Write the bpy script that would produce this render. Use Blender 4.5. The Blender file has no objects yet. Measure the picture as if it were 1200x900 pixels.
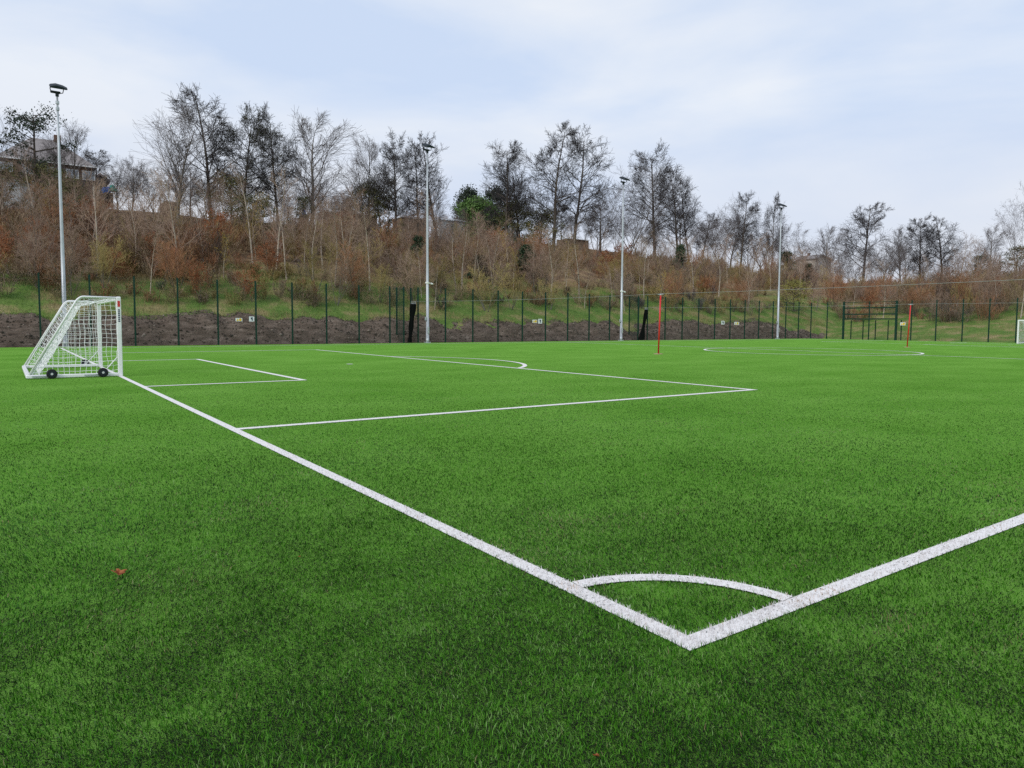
import bpy, math, random
import numpy as np
from mathutils import Vector

SC = bpy.context.scene
COL = SC.collection
R = math.radians

# ------------------------------------------------------------------ camera figures
CF, CP, CR, CY_, CH, CX, CYY, COFF = 840.73, -0.0650, 0.0061, 0.9552, 1.4592, -2.5177, -2.1432, -15.27
W, L = 44.09, 71.43
HY = W / 2
fw = np.array([math.cos(CY_) * math.cos(CP), math.sin(CY_) * math.cos(CP), math.sin(CP)])
rt = np.cross(fw, [0, 0, 1]); rt /= np.linalg.norm(rt)
up = np.cross(rt, fw)
rt2 = rt * math.cos(CR) + up * math.sin(CR)
up2 = -rt * math.sin(CR) + up * math.cos(CR)
CC = np.array([CX, CYY, CH])

def ray(px, py):
    return fw + rt2 * (px - 600) / CF - up2 * (py - 450 - COFF) / CF

def on_y(px, py, Y):
    d = ray(px, py); return CC + d * ((Y - CC[1]) / d[1])

def on_x(px, py, X):
    d = ray(px, py); return CC + d * ((X - CC[0]) / d[0])

def gnd(px, py, z=0.0):
    d = ray(px, py); return CC + d * ((z - CC[2]) / d[2])

def to_px(x, y, z):
    d = np.array([x, y, z]) - CC; k = d @ fw
    return 600 + CF * (d @ rt2) / k, 450 + COFF - CF * (d @ up2) / k

# ------------------------------------------------------------------ tagging and linking
def tag(o, label=None, cat=None, group=None, kind=None):
    if label: o['label'] = label
    if cat: o['category'] = cat
    if group: o['group'] = group
    if kind: o['kind'] = kind
    return o

def empty(name, loc=(0, 0, 0), rz=0.0, label=None, cat=None, group=None):
    o = bpy.data.objects.new(name, None)
    COL.objects.link(o)
    o.location = loc; o.rotation_euler = (0, 0, rz)
    o.empty_display_size = 0.3
    return tag(o, label, cat, group)

def link(name, me, parent=None):
    o = bpy.data.objects.new(name, me)
    COL.objects.link(o)
    if parent is not None: o.parent = parent
    return o

def np_mesh(name, V, F, mat=None, smooth=False, uvattr=None, mats=None, midx=None):
    """V (n,3); F (m,k) with constant k or list of such arrays"""
    if not isinstance(F, list): F = [F]
    F = [f for f in F if len(f)]
    me = bpy.data.meshes.new(name)
    V = np.asarray(V, np.float32)
    me.vertices.add(len(V)); me.vertices.foreach_set('co', V.ravel())
    nl = sum(f.size for f in F); nf = sum(len(f) for f in F)
    me.loops.add(nl); me.polygons.add(nf)
    me.loops.foreach_set('vertex_index', np.concatenate([f.ravel() for f in F]).astype(np.int32))
    tot = np.concatenate([np.full(len(f), f.shape[1]) for f in F]).astype(np.int32)
    st = np.concatenate([[0], np.cumsum(tot)[:-1]]).astype(np.int32)
    me.polygons.foreach_set('loop_start', st)
    try: me.polygons.foreach_set('loop_total', tot)
    except Exception: pass
    if mats:
        for m in mats: me.materials.append(m)
        if midx is not None: me.polygons.foreach_set('material_index', np.asarray(midx, np.int32))
    elif mat: me.materials.append(mat)
    me.update(calc_edges=True)
    me.validate()
    if smooth: me.polygons.foreach_set('use_smooth', np.ones(nf, bool))
    return me

def float_attr(me, name, arr, domain='POINT'):
    a = me.attributes.new(name, 'FLOAT', domain)
    a.data.foreach_set('value', np.asarray(arr, np.float32))

class MB:
    """collects simple solids into one mesh"""
    def __init__(s): s.V = []; s.F = {3: [], 4: []}; s.n = 0; s.poly = []
    def add(s, V, F):
        V = np.asarray(V, float)
        for f in F:
            f = [i + s.n for i in f]
            if len(f) in (3, 4): s.F[len(f)].append(f)
            else: s.poly.append(f)
        s.V.append(V); s.n += len(V)
    def box(s, a, b):
        x0, y0, z0 = a; x1, y1, z1 = b
        s.add([(x0,y0,z0),(x1,y0,z0),(x1,y1,z0),(x0,y1,z0),(x0,y0,z1),(x1,y0,z1),(x1,y1,z1),(x0,y1,z1)],
              [(0,3,2,1),(4,5,6,7),(0,1,5,4),(1,2,6,5),(2,3,7,6),(3,0,4,7)])
    def bevel_box(s, a, b, r):
        x0, y0, z0 = a; x1, y1, z1 = b
        ring = []
        for (cx, cy, a0) in ((x1-r, y1-r, 0), (x0+r, y1-r, 90), (x0+r, y0+r, 180), (x1-r, y0+r, 270)):
            for k in range(4):
                t = R(a0 + 30 * k); ring.append((cx + r*math.cos(t), cy + r*math.sin(t)))
        n = len(ring)
        ins = [((x-(x0+x1)/2)*(1-2*r/(x1-x0))+(x0+x1)/2, (y-(y0+y1)/2)*(1-2*r/(y1-y0))+(y0+y1)/2) for x, y in ring]
        V = [(x,y,z0) for x,y in ins] + [(x,y,z0+r) for x,y in ring] + [(x,y,z1-r) for x,y in ring] + [(x,y,z1) for x,y in ins]
        F = []
        for l in range(3):
            for i in range(n):
                j = (i+1) % n; F.append((l*n+i, l*n+j, (l+1)*n+j, (l+1)*n+i))
        F.append(tuple(range(n))[::-1]); F.append(tuple(range(3*n, 4*n)))
        s.add(V, F)
    def tube(s, pts, rad, sides=8, cap=True, squash=1.0):
        P = [np.array(p, float) for p in pts]
        if np.isscalar(rad): rad = [rad] * len(P)
        V = []; ref = None
        for i, p in enumerate(P):
            d = P[min(i+1, len(P)-1)] - P[max(i-1, 0)]
            d /= (np.linalg.norm(d) + 1e-9)
            if ref is None:
                ref = np.array([0, 0, 1.0]) if abs(d[2]) < .9 else np.array([1.0, 0, 0])
            u = np.cross(d, ref); u /= (np.linalg.norm(u) + 1e-9)
            v = np.cross(u, d); ref = v
            for k in range(sides):
                t = 2*math.pi*(k+.5)/sides
                V.append(p + rad[i]*(u*math.cos(t)*squash + v*math.sin(t)))
        F = []
        for i in range(len(P)-1):
            for k in range(sides):
                j = (k+1) % sides
                F.append((i*sides+k, i*sides+j, (i+1)*sides+j, (i+1)*sides+k))
        if cap:
            F.append(tuple(range(sides))[::-1]); F.append(tuple(range((len(P)-1)*sides, len(P)*sides)))
        s.add(V, F)
    def prism(s, pts, axis, a, b):
        """polygon pts (2D) extruded along axis 'x','y','z' from a to b"""
        def P(p, t):
            return {'x': (t, p[0], p[1]), 'y': (p[0], t, p[1]), 'z': (p[0], p[1], t)}[axis]
        n = len(pts)
        V = [P(p, a) for p in pts] + [P(p, b) for p in pts]
        F = [tuple(range(n))[::-1], tuple(range(n, 2*n))]
        for i in range(n): F.append((i, (i+1) % n, n+(i+1) % n, n+i))
        s.add(V, F)
    def mesh(s, name, mat, smooth=False):
        me = bpy.data.meshes.new(name)
        V = np.concatenate(s.V)
        me.from_pydata(V.tolist(), [], s.F[3] + s.F[4] + s.poly)
        if mat: me.materials.append(mat)
        me.update()
        if smooth: me.polygons.foreach_set('use_smooth', np.ones(len(me.polygons), bool))
        return me
    def build(s, name, mat, parent=None, smooth=False):
        return link(name, s.mesh(name, mat, smooth), parent)

# ------------------------------------------------------------------ materials
def mat(name, col, rough=.7, spec=.3, metal=0.0, noise=None, bump=None, objrand=0.0, coord='Object', stretch=(1,1,1)):
    """noise=(scale, second colour, low, high) ; bump=(scale, strength, distance)"""
    m = bpy.data.materials.new(name); m.use_nodes = True
    nt = m.node_tree; N = nt.nodes; K = nt.links
    b = N['Principled BSDF']
    b.inputs['Base Color'].default_value = (*col, 1)
    b.inputs['Roughness'].default_value = rough
    b.inputs['Specular IOR Level'].default_value = spec
    b.inputs['Metallic'].default_value = metal
    tc = None
    if noise or bump:
        tc = N.new('ShaderNodeTexCoord'); mp = N.new('ShaderNodeMapping'); mp.inputs['Scale'].default_value = stretch
        K.new(tc.outputs[coord], mp.inputs['Vector'])
    src = None
    if noise:
        t = N.new('ShaderNodeTexNoise'); t.inputs['Scale'].default_value = noise[0]; t.inputs['Detail'].default_value = 6
        K.new(mp.outputs[0], t.inputs['Vector'])
        r = N.new('ShaderNodeValToRGB')
        r.color_ramp.elements[0].position = noise[2]; r.color_ramp.elements[0].color = (*col, 1)
        r.color_ramp.elements[1].position = noise[3]; r.color_ramp.elements[1].color = (*noise[1], 1)
        K.new(t.outputs['Fac'], r.inputs['Fac']); src = r.outputs['Color']
        K.new(src, b.inputs['Base Color'])
    if objrand:
        oi = N.new('ShaderNodeObjectInfo'); hs = N.new('ShaderNodeHueSaturation')
        mr = N.new('ShaderNodeMapRange'); mr.inputs['To Min'].default_value = 1-objrand; mr.inputs['To Max'].default_value = 1+objrand
        K.new(oi.outputs['Random'], mr.inputs['Value']); K.new(mr.outputs[0], hs.inputs['Value'])
        if src: K.new(src, hs.inputs['Color'])
        else: hs.inputs['Color'].default_value = (*col, 1)
        K.new(hs.outputs[0], b.inputs['Base Color'])
    if bump:
        t = N.new('ShaderNodeTexNoise'); t.inputs['Scale'].default_value = bump[0]; t.inputs['Detail'].default_value = 8
        K.new(mp.outputs[0], t.inputs['Vector'])
        bp = N.new('ShaderNodeBump'); bp.inputs['Strength'].default_value = bump[1]; bp.inputs['Distance'].default_value = bump[2]
        K.new(t.outputs['Fac'], bp.inputs['Height']); K.new(bp.outputs[0], b.inputs['Normal'])
    return m

M = {}
M['white_metal'] = mat('white_metal', (.84,.84,.86), .35, .5, noise=(3, (.74,.74,.73), .5, .85))
M['cord'] = mat('cord', (.87,.87,.89), .7)
M['rubber'] = mat('rubber', (.015,.015,.018), .6)
M['hub'] = mat('hub', (.6,.6,.62), .4, .5)
M['galv'] = mat('galv', (.50,.53,.56), .42, .5, .35, noise=(2.2, (.40,.43,.46), .3, .75))
M['dark_metal'] = mat('dark_metal', (.022,.03,.038), .7, .2)
M['lens'] = mat('lens', (.35,.38,.42), .15, .6)
M['green_steel'] = mat('green_steel', (.004,.035,.022), .6, .3)
M['wire'] = mat('wire', (.012,.045,.032), .5, .4)
M['red'] = mat('red', (.62,.022,.02), .4, .4)
M['black_net'] = mat('black_net', (.004,.005,.005), .9, .1)
M['cable'] = mat('cable', (.27,.27,.27), .5, .4)
M['sign_white'] = mat('sign_white', (.75,.76,.80), .5)
M['sign_yellow'] = mat('sign_yellow', (.75,.50,.03), .5)
M['sign_dark'] = mat('sign_dark', (.04,.05,.10), .5)
M['sign_red'] = mat('sign_red', (.6,.05,.05), .5)
M['leaf_dry'] = mat('leaf_dry', (.17,.045,.015), .7, .1, noise=(30, (.32,.12,.05), .45, .6))
M['bark_dark'] = mat('bark_dark', (.075,.060,.052), .9, .1, noise=(2, (.13,.115,.095), .4, .7), objrand=.2, stretch=(1,1,.3))
M['bark_grey'] = mat('bark_grey', (.13,.115,.10), .9, .1, noise=(3, (.20,.185,.16), .4, .7), objrand=.2, stretch=(1,1,.3))
M['bark_birch'] = mat('bark_birch', (.42,.36,.29), .8, .2, noise=(3.5, (.13,.10,.08), .52, .68), objrand=.15, stretch=(1,1,2))
M['twig_dark'] = mat('twig_dark', (.07,.066,.07), .9, .1, objrand=.2)
M['twig_grey'] = mat('twig_grey', (.15,.135,.135), .9, .1, objrand=.25)
M['twig_purple'] = mat('twig_purple', (.28,.20,.165), .9, .1, noise=(.8, (.37,.265,.185), .35, .7), objrand=.3)
M['twig_red'] = mat('twig_red', (.40,.19,.10), .9, .1, noise=(.8, (.36,.22,.13), .35, .7), objrand=.25)
M['twig_olive'] = mat('twig_olive', (.33,.28,.11), .9, .1, noise=(.8, (.40,.29,.13), .35, .7), objrand=.25)
M['alder_bits'] = mat('alder_bits', (.10,.095,.09), .9, .1, objrand=.2)
M['alder_leaf'] = mat('alder_leaf', (.045,.055,.028), .9, .1, noise=(.8,(.07,.06,.03),.4,.7))
M['rust_leaf'] = mat('rust_leaf', (.32,.11,.045), .8, .1, noise=(1.5, (.20,.065,.035), .4, .65), objrand=.2)
M['yellow_leaf'] = mat('yellow_leaf', (.38,.27,.05), .8, .1, noise=(2.0, (.30,.16,.05), .45, .7), objrand=.15)
M['gorse'] = mat('gorse', (.30,.27,.07), .8, .1, noise=(1.2, (.17,.17,.06), .4, .65))
M['needle'] = mat('needle', (.030,.060,.032), .8, .15, noise=(1.0, (.060,.085,.045), .4, .7), objrand=.25)
M['pine_needle'] = mat('pine_needle', (.035,.052,.036), .8, .15, noise=(1.0, (.06,.075,.05), .4, .7))
M['ivy'] = mat('ivy', (.085,.095,.035), .8, .15, noise=(1.0, (.15,.13,.06), .4, .7), objrand=.2)
M['hedge'] = mat('hedge', (.085,.17,.04), .7, .2, noise=(1.5, (.12,.20,.055), .35, .65))
M['brick'] = mat('brick', (.16,.10,.075), .9, .2, noise=(2, (.22,.15,.11), .3, .7))
M['roof_grey'] = mat('roof_grey', (.27,.25,.25), .8, .2, noise=(1.5, (.28,.25,.24), .3, .7), bump=(20,.4,.05), stretch=(1,6,1))
M['roof_brown'] = mat('roof_brown', (.20,.13,.10), .8, .2, noise=(1.5, (.27,.19,.15), .3, .7))
M['board_pale'] = mat('board_pale', (.62,.64,.66), .7, .2, noise=(1.6, (.36,.38,.38), .42, .62), stretch=(1,1,5))
M['board_brown'] = mat('board_brown', (.17,.12,.09), .8, .2, noise=(1.6, (.26,.20,.15), .42, .62), stretch=(4,1,1))
M['board_tan'] = mat('board_tan', (.42,.30,.20), .8, .2, noise=(1.6, (.30,.20,.13), .42, .62))
M['felt'] = mat('felt', (.66,.68,.72), .8, .2, noise=(1.2, (.48,.50,.52), .4, .7))
M['glass'] = mat('glass', (.30,.34,.38), .1, .8)
M['glass_pale'] = mat('glass_pale', (.55,.62,.62), .15, .8, noise=(1.5, (.32,.40,.36), .4, .6))
M['paint_white'] = mat('paint_white', (.78,.78,.78), .6)
M['door_red'] = mat('door_red', (.42,.05,.045), .6)
M['blue_plastic'] = mat('blue_plastic', (.03,.16,.55), .45)
M['teal_cloth'] = mat('teal_cloth', (.05,.42,.33), .7)
M['render_wall'] = mat('render_wall', (.50,.46,.40), .8, noise=(1, (.42,.38,.33), .4, .6))

rng = np.random.default_rng(7)

# ------------------------------------------------------------------ noise helper (value noise)
_tab = np.random.default_rng(3).random((256, 256))
def vnoise(x, y):
    xi = np.floor(x).astype(int); yi = np.floor(y).astype(int)
    fx = x - xi; fy = y - yi
    fx = fx*fx*(3-2*fx); fy = fy*fy*(3-2*fy)
    a = _tab[xi & 255, yi & 255]; b = _tab[(xi+1) & 255, yi & 255]
    c = _tab[xi & 255, (yi+1) & 255]; d = _tab[(xi+1) & 255, (yi+1) & 255]
    return (a*(1-fx)+b*fx)*(1-fy) + (c*(1-fx)+d*fx)*fy - .5
def fbm(x, y, o=4):
    s = 0; a = 1.0
    for i in range(o):
        s = s + a*vnoise(x*2**i + 13.7*i, y*2**i + 7.1*i); a *= .5
    return s

# ------------------------------------------------------------------ terrain
FD = np.array([-999, 0, 1.2, 2.6, 8, 14, 24, 36, 47, 60, 120, 400, 2000.])
FZ = np.array([-.06, -.06, 1.1, 1.9, 4.3, 5.8, 8.7, 11.4, 13.3, 16.6, 17.4, 18.2, 18.5])
RD = np.array([-999, 0, 3, 12, 22, 40, 70, 150, 2000.])
RZ = np.array([-.06, -.06, .55, 2.4, 4.4, 8.2, 10.2, 11, 11.])
XD = np.array([-999, 95, 120, 200, 300, 2000.])
XG = np.array([1, 1, .97, .62, .5, .45])
def terrain(x, y):
    x = np.asarray(x, float); y = np.asarray(y, float)
    a = np.interp(y - 48.3, FD, FZ) * np.interp(x, XD, XG)
    b = np.interp(x - 79.0, RD, RZ)
    k = .35
    z = np.maximum(a, b)
    m = np.clip((z-2.2)/5, 0, 1)
    z = z + m*(fbm(x*.07, y*.07)*1.6 + fbm(x*.3, y*.3, 2)*.35)
    z = np.where((y-48.3 < 0) & (x < 79), -.06, z)
    return z
def tz(x, y): return float(terrain(np.array([x]), np.array([y]))[0])

def grid_mesh(name, xs, ys, zf, material):
    X, Y = np.meshgrid(xs, ys, indexing='ij')
    Z = zf(X, Y)
    V = np.stack([X, Y, Z], -1).reshape(-1, 3)
    nx, ny = len(xs), len(ys)
    i, j = np.meshgrid(np.arange(nx-1), np.arange(ny-1), indexing='ij')
    a = (i*ny+j).ravel()
    F = np.stack([a, a+ny, a+ny+1, a+1], 1)
    return np_mesh(name, V, F, material, smooth=True)

def ground_material():
    m = bpy.data.materials.new('ground'); m.use_nodes = True
    nt = m.node_tree; N = nt.nodes; K = nt.links; b = N['Principled BSDF']
    b.inputs['Roughness'].default_value = .95; b.inputs['Specular IOR Level'].default_value = .1
    g = N.new('ShaderNodeNewGeometry'); at = N.new('ShaderNodeAttribute'); at.attribute_name = 'scrub'
    def noise(s, d=6):
        t = N.new('ShaderNodeTexNoise'); t.inputs['Scale'].default_value = s; t.inputs['Detail'].default_value = d
        K.new(g.outputs['Position'], t.inputs['Vector']); return t.outputs['Fac']
    def ramp(f, *st):
        r = N.new('ShaderNodeValToRGB')
        while len(r.color_ramp.elements) < len(st): r.color_ramp.elements.new(.5)
        for e, (p, c) in zip(r.color_ramp.elements, st): e.position = p; e.color = (*c, 1)
        K.new(f, r.inputs['Fac']); return r.outputs['Color']
    grass = ramp(noise(.55, 8), (.30, (.09,.17,.035)), (.48, (.14,.21,.05)), (.60, (.25,.23,.095)), (.74, (.34,.27,.15)))
    litter = ramp(noise(.8, 10), (.3, (.13,.085,.055)), (.5, (.24,.16,.095)), (.66, (.34,.25,.14)), (.8, (.15,.17,.05)))
    mx = N.new('ShaderNodeMix'); mx.data_type = 'RGBA'
    ad = N.new('ShaderNodeMath'); ad.operation = 'ADD'; ad.use_clamp = True
    n2 = N.new('ShaderNodeMapRange'); n2.inputs['From Min'].default_value = .3; n2.inputs['From Max'].default_value = .7
    n2.inputs['To Min'].default_value = -.5; n2.inputs['To Max'].default_value = .5
    K.new(noise(.25, 4), n2.inputs['Value'])
    K.new(at.outputs['Fac'], ad.inputs[0]); K.new(n2.outputs[0], ad.inputs[1])
    K.new(ad.outputs[0], mx.inputs['Factor']); K.new(grass, mx.inputs['A']); K.new(litter, mx.inputs['B'])
    K.new(mx.outputs['Result'], b.inputs['Base Color'])
    bp = N.new('ShaderNodeBump'); bp.inputs['Strength'].default_value = .8; bp.inputs['Distance'].default_value = .3
    K.new(noise(3.0, 10), bp.inputs['Height']); K.new(bp.outputs[0], b.inputs['Normal'])
    return m

def axis(*parts):
    return np.unique(np.concatenate([np.arange(a, b, s) for a, b, s in parts]).round(4))
xs = axis((-1500,-100,100), (-100,-30,10), (-30,95,1.0), (95,240,2.0), (240,400,20), (400,1601,100))
ys = axis((-1500,-100,100), (-100,44,12), (44,48.2,1), (48.3,52,.3), (52,75,.8), (75,115,1.5), (115,240,6), (240,500,30), (500,1601,100))
me = grid_mesh('terrain', xs, ys, terrain, ground_material())
vv = np.empty(len(me.vertices)*3, np.float32); me.vertices.foreach_get('co', vv); vv = vv.reshape(-1, 3)
dd = np.maximum(vv[:,1]-48.3, (vv[:,0]-84)*.75)
float_attr(me, 'scrub', np.clip((dd-9)/7, -.5, 1.2))
tag(link('terrain', me), kind='structure')

# bare earth bank behind the fence
def bank_mat():
    m = bpy.data.materials.new('earth'); m.use_nodes = True
    nt = m.node_tree; N = nt.nodes; K = nt.links; b = N['Principled BSDF']
    b.inputs['Roughness'].default_value = .9; b.inputs['Specular IOR Level'].default_value = .15
    g = N.new('ShaderNodeNewGeometry'); mp = N.new('ShaderNodeMapping'); mp.inputs['Scale'].default_value = (.5, .8, 1.6)
    K.new(g.outputs['Position'], mp.inputs['Vector'])
    t = N.new('ShaderNodeTexNoise'); t.inputs['Scale'].default_value = 1.7; t.inputs['Detail'].default_value = 14; t.inputs['Roughness'].default_value = .72
    K.new(mp.outputs[0], t.inputs['Vector'])
    r = N.new('ShaderNodeValToRGB')
    st = [(.28, (.036,.025,.018)), (.43, (.100,.072,.055)), (.57, (.165,.124,.098)), (.72, (.31,.25,.205))]
    while len(r.color_ramp.elements) < 4: r.color_ramp.elements.new(.5)
    for e, (p, c) in zip(r.color_ramp.elements, st): e.position = p; e.color = (*c, 1)
    K.new(t.outputs['Fac'], r.inputs['Fac']); K.new(r.outputs[0], b.inputs['Base Color'])
    t2 = N.new('ShaderNodeTexNoise'); t2.inputs['Scale'].default_value = 9; t2.inputs['Detail'].default_value = 8
    K.new(g.outputs['Position'], t2.inputs['Vector'])
    bp = N.new('ShaderNodeBump'); bp.inputs['Strength'].default_value = 1; bp.inputs['Distance'].default_value = .12
    K.new(t2.outputs['Fac'], bp.inputs['Height']); K.new(bp.outputs[0], b.inputs['Normal'])
    return m
def bank_z(x, y):
    d = y - 47.6
    top = 1.85 + .6*fbm(x*.16, x*0+3.1, 3) + .4*vnoise(x*.9, x*0)
    fade = np.clip((84-x)/10, 0, 1)
    top = top*(.35+.65*fade)
    w = 3.4 + .5*fbm(x*.2, x*0+9, 2)
    s = np.clip(d/w, 0, 1); prof = (1-(1-s)**1.7)
    back = np.clip((d-w-.35)/.5, 0, 1)
    z = -.03 + top*prof
    lump = fbm(x*.55, y*1.1, 4)*.30 + fbm(x*2.1, y*2.6, 5)*.14
    z = z + lump*np.clip(d/.5, 0, 1)*fade**.5
    return z*(1-back) + (-.6)*back
me = grid_mesh('earth_bank', np.arange(-40, 83.0, .11), np.arange(47.6, 52.2, .09), bank_z, bank_mat())
tag(link('earth_bank', me), kind='structure')

# ------------------------------------------------------------------ pitch surface and markings
LW = .113
PW, PD, GW, GD, SP, DR, CRR, CA = 14.05, 11.38, 6.18, 3.69, 7.5, 6.25, 5.82, .85
TX0, TX1, TY0, TY1 = -9.0, 75.0, -6.0, 46.75

def turf_ground_mat():
    m = bpy.data.materials.new('turf'); m.use_nodes = True
    nt = m.node_tree; N = nt.nodes; K = nt.links; b = N['Principled BSDF']
    b.inputs['Roughness'].default_value = 1; b.inputs['Specular IOR Level'].default_value = 0
    g = N.new('ShaderNodeNewGeometry')
    def noise(s, d, stretch=(1,1,1)):
        mp = N.new('ShaderNodeMapping'); mp.inputs['Scale'].default_value = stretch
        K.new(g.outputs['Position'], mp.inputs['Vector'])
        t = N.new('ShaderNodeTexNoise'); t.inputs['Scale'].default_value = s; t.inputs['Detail'].default_value = d
        K.new(mp.outputs[0], t.inputs['Vector']); return t.outputs['Fac']
    r = N.new('ShaderNodeValToRGB')
    st = [(.36, (.112,.285,.034)), (.64, (.195,.405,.070))]
    for e, (p, c) in zip(r.color_ramp.elements, st): e.position = p; e.color = (*c, 1)
    ov = N.new('ShaderNodeMix'); ov.data_type = 'FLOAT'; ov.inputs[0].default_value = .5
    K.new(noise(60, 4), ov.inputs[2]); K.new(noise(.35, 6, (1, 1.6, 1)), ov.inputs[3])
    K.new(ov.outputs[0], r.inputs['Fac']); K.new(r.outputs[0], b.inputs['Base Color'])
    bp = N.new('ShaderNodeBump'); bp.inputs['Strength'].default_value = .8; bp.inputs['Distance'].default_value = .03
    K.new(noise(120, 3), bp.inputs['Height']); K.new(bp.outputs[0], b.inputs['Normal'])
    return m
me = grid_mesh('pitch', np.linspace(TX0, TX1, 30), np.linspace(TY0, TY1, 20), lambda x, y: x*0, turf_ground_mat())
tag(link('artificial_turf', me), kind='structure')

LI = .155           # lines inside the pitch and along its far sides
def line_strips():
    """list of polygon strips (lists of left and right points)"""
    S = []
    def seg(x0, y0, x1, y1, w=LI):
        h = w/2
        if x0 == x1: S.append([(x0-h, y0), (x0+h, y0), (x1+h, y1), (x1-h, y1)])
        else: S.append([(x0, y0-h), (x0, y0+h), (x1, y1+h), (x1, y1-h)])
    h = LW/2; k = LI/2
    seg(-h, 0, L+k, 0, LW); seg(h, W, L+k, W)
    seg(0, h, 0, W+k, LW); seg(L, h, L, W-k); seg(L/2, h, L/2, W-k)
    for s, X0, e0 in ((1, 0, h), (-1, L, k)):
        e = X0 + s*e0
        for hw, dp in ((PW, PD), (GW, GD)):
            xe = X0 + s*dp
            seg(e, HY-hw, xe-s*k, HY-hw); seg(e, HY+hw, xe-s*k, HY+hw)
            seg(xe, HY-hw-k, xe, HY+hw+k)
    return S
def arcs():
    A = [(L/2, HY, CRR, 0, 2*math.pi, LI)]
    t = math.acos((PD-SP+LI/2)/DR)
    A.append((SP, HY, DR, -t, t, LI)); A.append((L-SP, HY, DR, math.pi-t, math.pi+t, LI))
    for X, Y, a in ((0,0,0), (L,0,90), (L,W,180), (0,W,270)):
        A.append((X, Y, CA, R(a)+.065, R(a+90)-.065, LW*.92))
    return A
mb = MB(); z = .006
for p in line_strips(): mb.add([(x, y, z) for x, y in p], [(0,1,2,3)])
for cx, cy, r, a0, a1, lw in arcs():
    n = max(12, int(abs(a1-a0)*r*3)); V = []; F = []
    for i in range(n+1):
        t = a0+(a1-a0)*i/n
        V += [(cx+(r-lw/2)*math.cos(t), cy+(r-lw/2)*math.sin(t), z+.003), (cx+(r+lw/2)*math.cos(t), cy+(r+lw/2)*math.sin(t), z+.003)]
        if i: F.append((2*i-2, 2*i-1, 2*i+1, 2*i))
    mb.add(V, F)
for X, Y, rr in ((SP, HY, .12), (L-SP, HY, .12), (L/2, HY, .12)):
    mb.add([(X+rr*math.cos(t), Y+rr*math.sin(t), z+.006) for t in np.linspace(0, 2*math.pi, 17)[:-1]], [tuple(range(16))])
M['line'] = mat('line', (.80,.78,.77), .85, .1, noise=(40, (.66,.63,.62), .4, .7))
tag(mb.build('pitch_markings', M['line']), kind='structure')

def line_mask(x, y):
    m = np.zeros(x.shape, bool)
    for p in line_strips():
        xs_ = [q[0] for q in p]; ys_ = [q[1] for q in p]
        m |= (x > min(xs_)) & (x < max(xs_)) & (y > min(ys_)) & (y < max(ys_))
    for cx, cy, r, a0, a1, lw in arcs():
        d = np.hypot(x-cx, y-cy); k = np.abs(d-r) < lw/2
        if a1-a0 < 6:
            am = (a0+a1)/2; t = np.arctan2(y-cy, x-cx)
            dt = (t-am+math.pi) % (2*math.pi) - math.pi
            k &= np.abs(dt) < (a1-a0)/2
        m |= k
    return m

def blade_mat():
    m = bpy.data.materials.new('turf_fibre'); m.use_nodes = True
    nt = m.node_tree; N = nt.nodes; K = nt.links; b = N['Principled BSDF']
    b.inputs['Roughness'].default_value = .5; b.inputs['Specular IOR Level'].default_value = .18
    at = N.new('ShaderNodeAttribute'); at.attribute_name = 'tone'
    aw = N.new('ShaderNodeAttribute'); aw.attribute_name = 'white'
    r = N.new('ShaderNodeValToRGB')
    st = [(0, (.006,.034,.001)), (.28, (.020,.108,.002)), (.5, (.048,.195,.005)), (.8, (.115,.315,.030)), (.92,(.20,.32,.11)), (1, (.24,.18,.10))]  # pale stop near the end paints sheen, the last is brown wear
    while len(r.color_ramp.elements) < len(st): r.color_ramp.elements.new(.5)
    for e, (p, c) in zip(r.color_ramp.elements, st): e.position = p; e.color = (*c, 1)
    K.new(at.outputs['Fac'], r.inputs['Fac'])
    r2 = N.new('ShaderNodeValToRGB')
    st = [(0, (.60,.575,.57)), (.72, (.74,.715,.71)), (.88, (.58,.46,.38)), (1, (.46,.36,.28))]
    while len(r2.color_ramp.elements) < len(st): r2.color_ramp.elements.new(.5)
    for e, (p, c) in zip(r2.color_ramp.elements, st): e.position = p; e.color = (*c, 1)
    K.new(at.outputs['Fac'], r2.inputs['Fac'])
    mx = N.new('ShaderNodeMix'); mx.data_type = 'RGBA'
    K.new(aw.outputs['Fac'], mx.inputs['Factor']); K.new(r.outputs[0], mx.inputs['A']); K.new(r2.outputs[0], mx.inputs['B'])
    K.new(mx.outputs['Result'], b.inputs['Base Color'])
    tr = N.new('ShaderNodeBsdfTranslucent'); K.new(mx.outputs['Result'], tr.inputs['Color'])
    ms = N.new('ShaderNodeMixShader'); ms.inputs[0].default_value = .08
    K.new(b.outputs[0], ms.inputs[1]); K.new(tr.outputs[0], ms.inputs[2])
    K.new(ms.outputs[0], N['Material Output'].inputs['Surface'])
    return m

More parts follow.
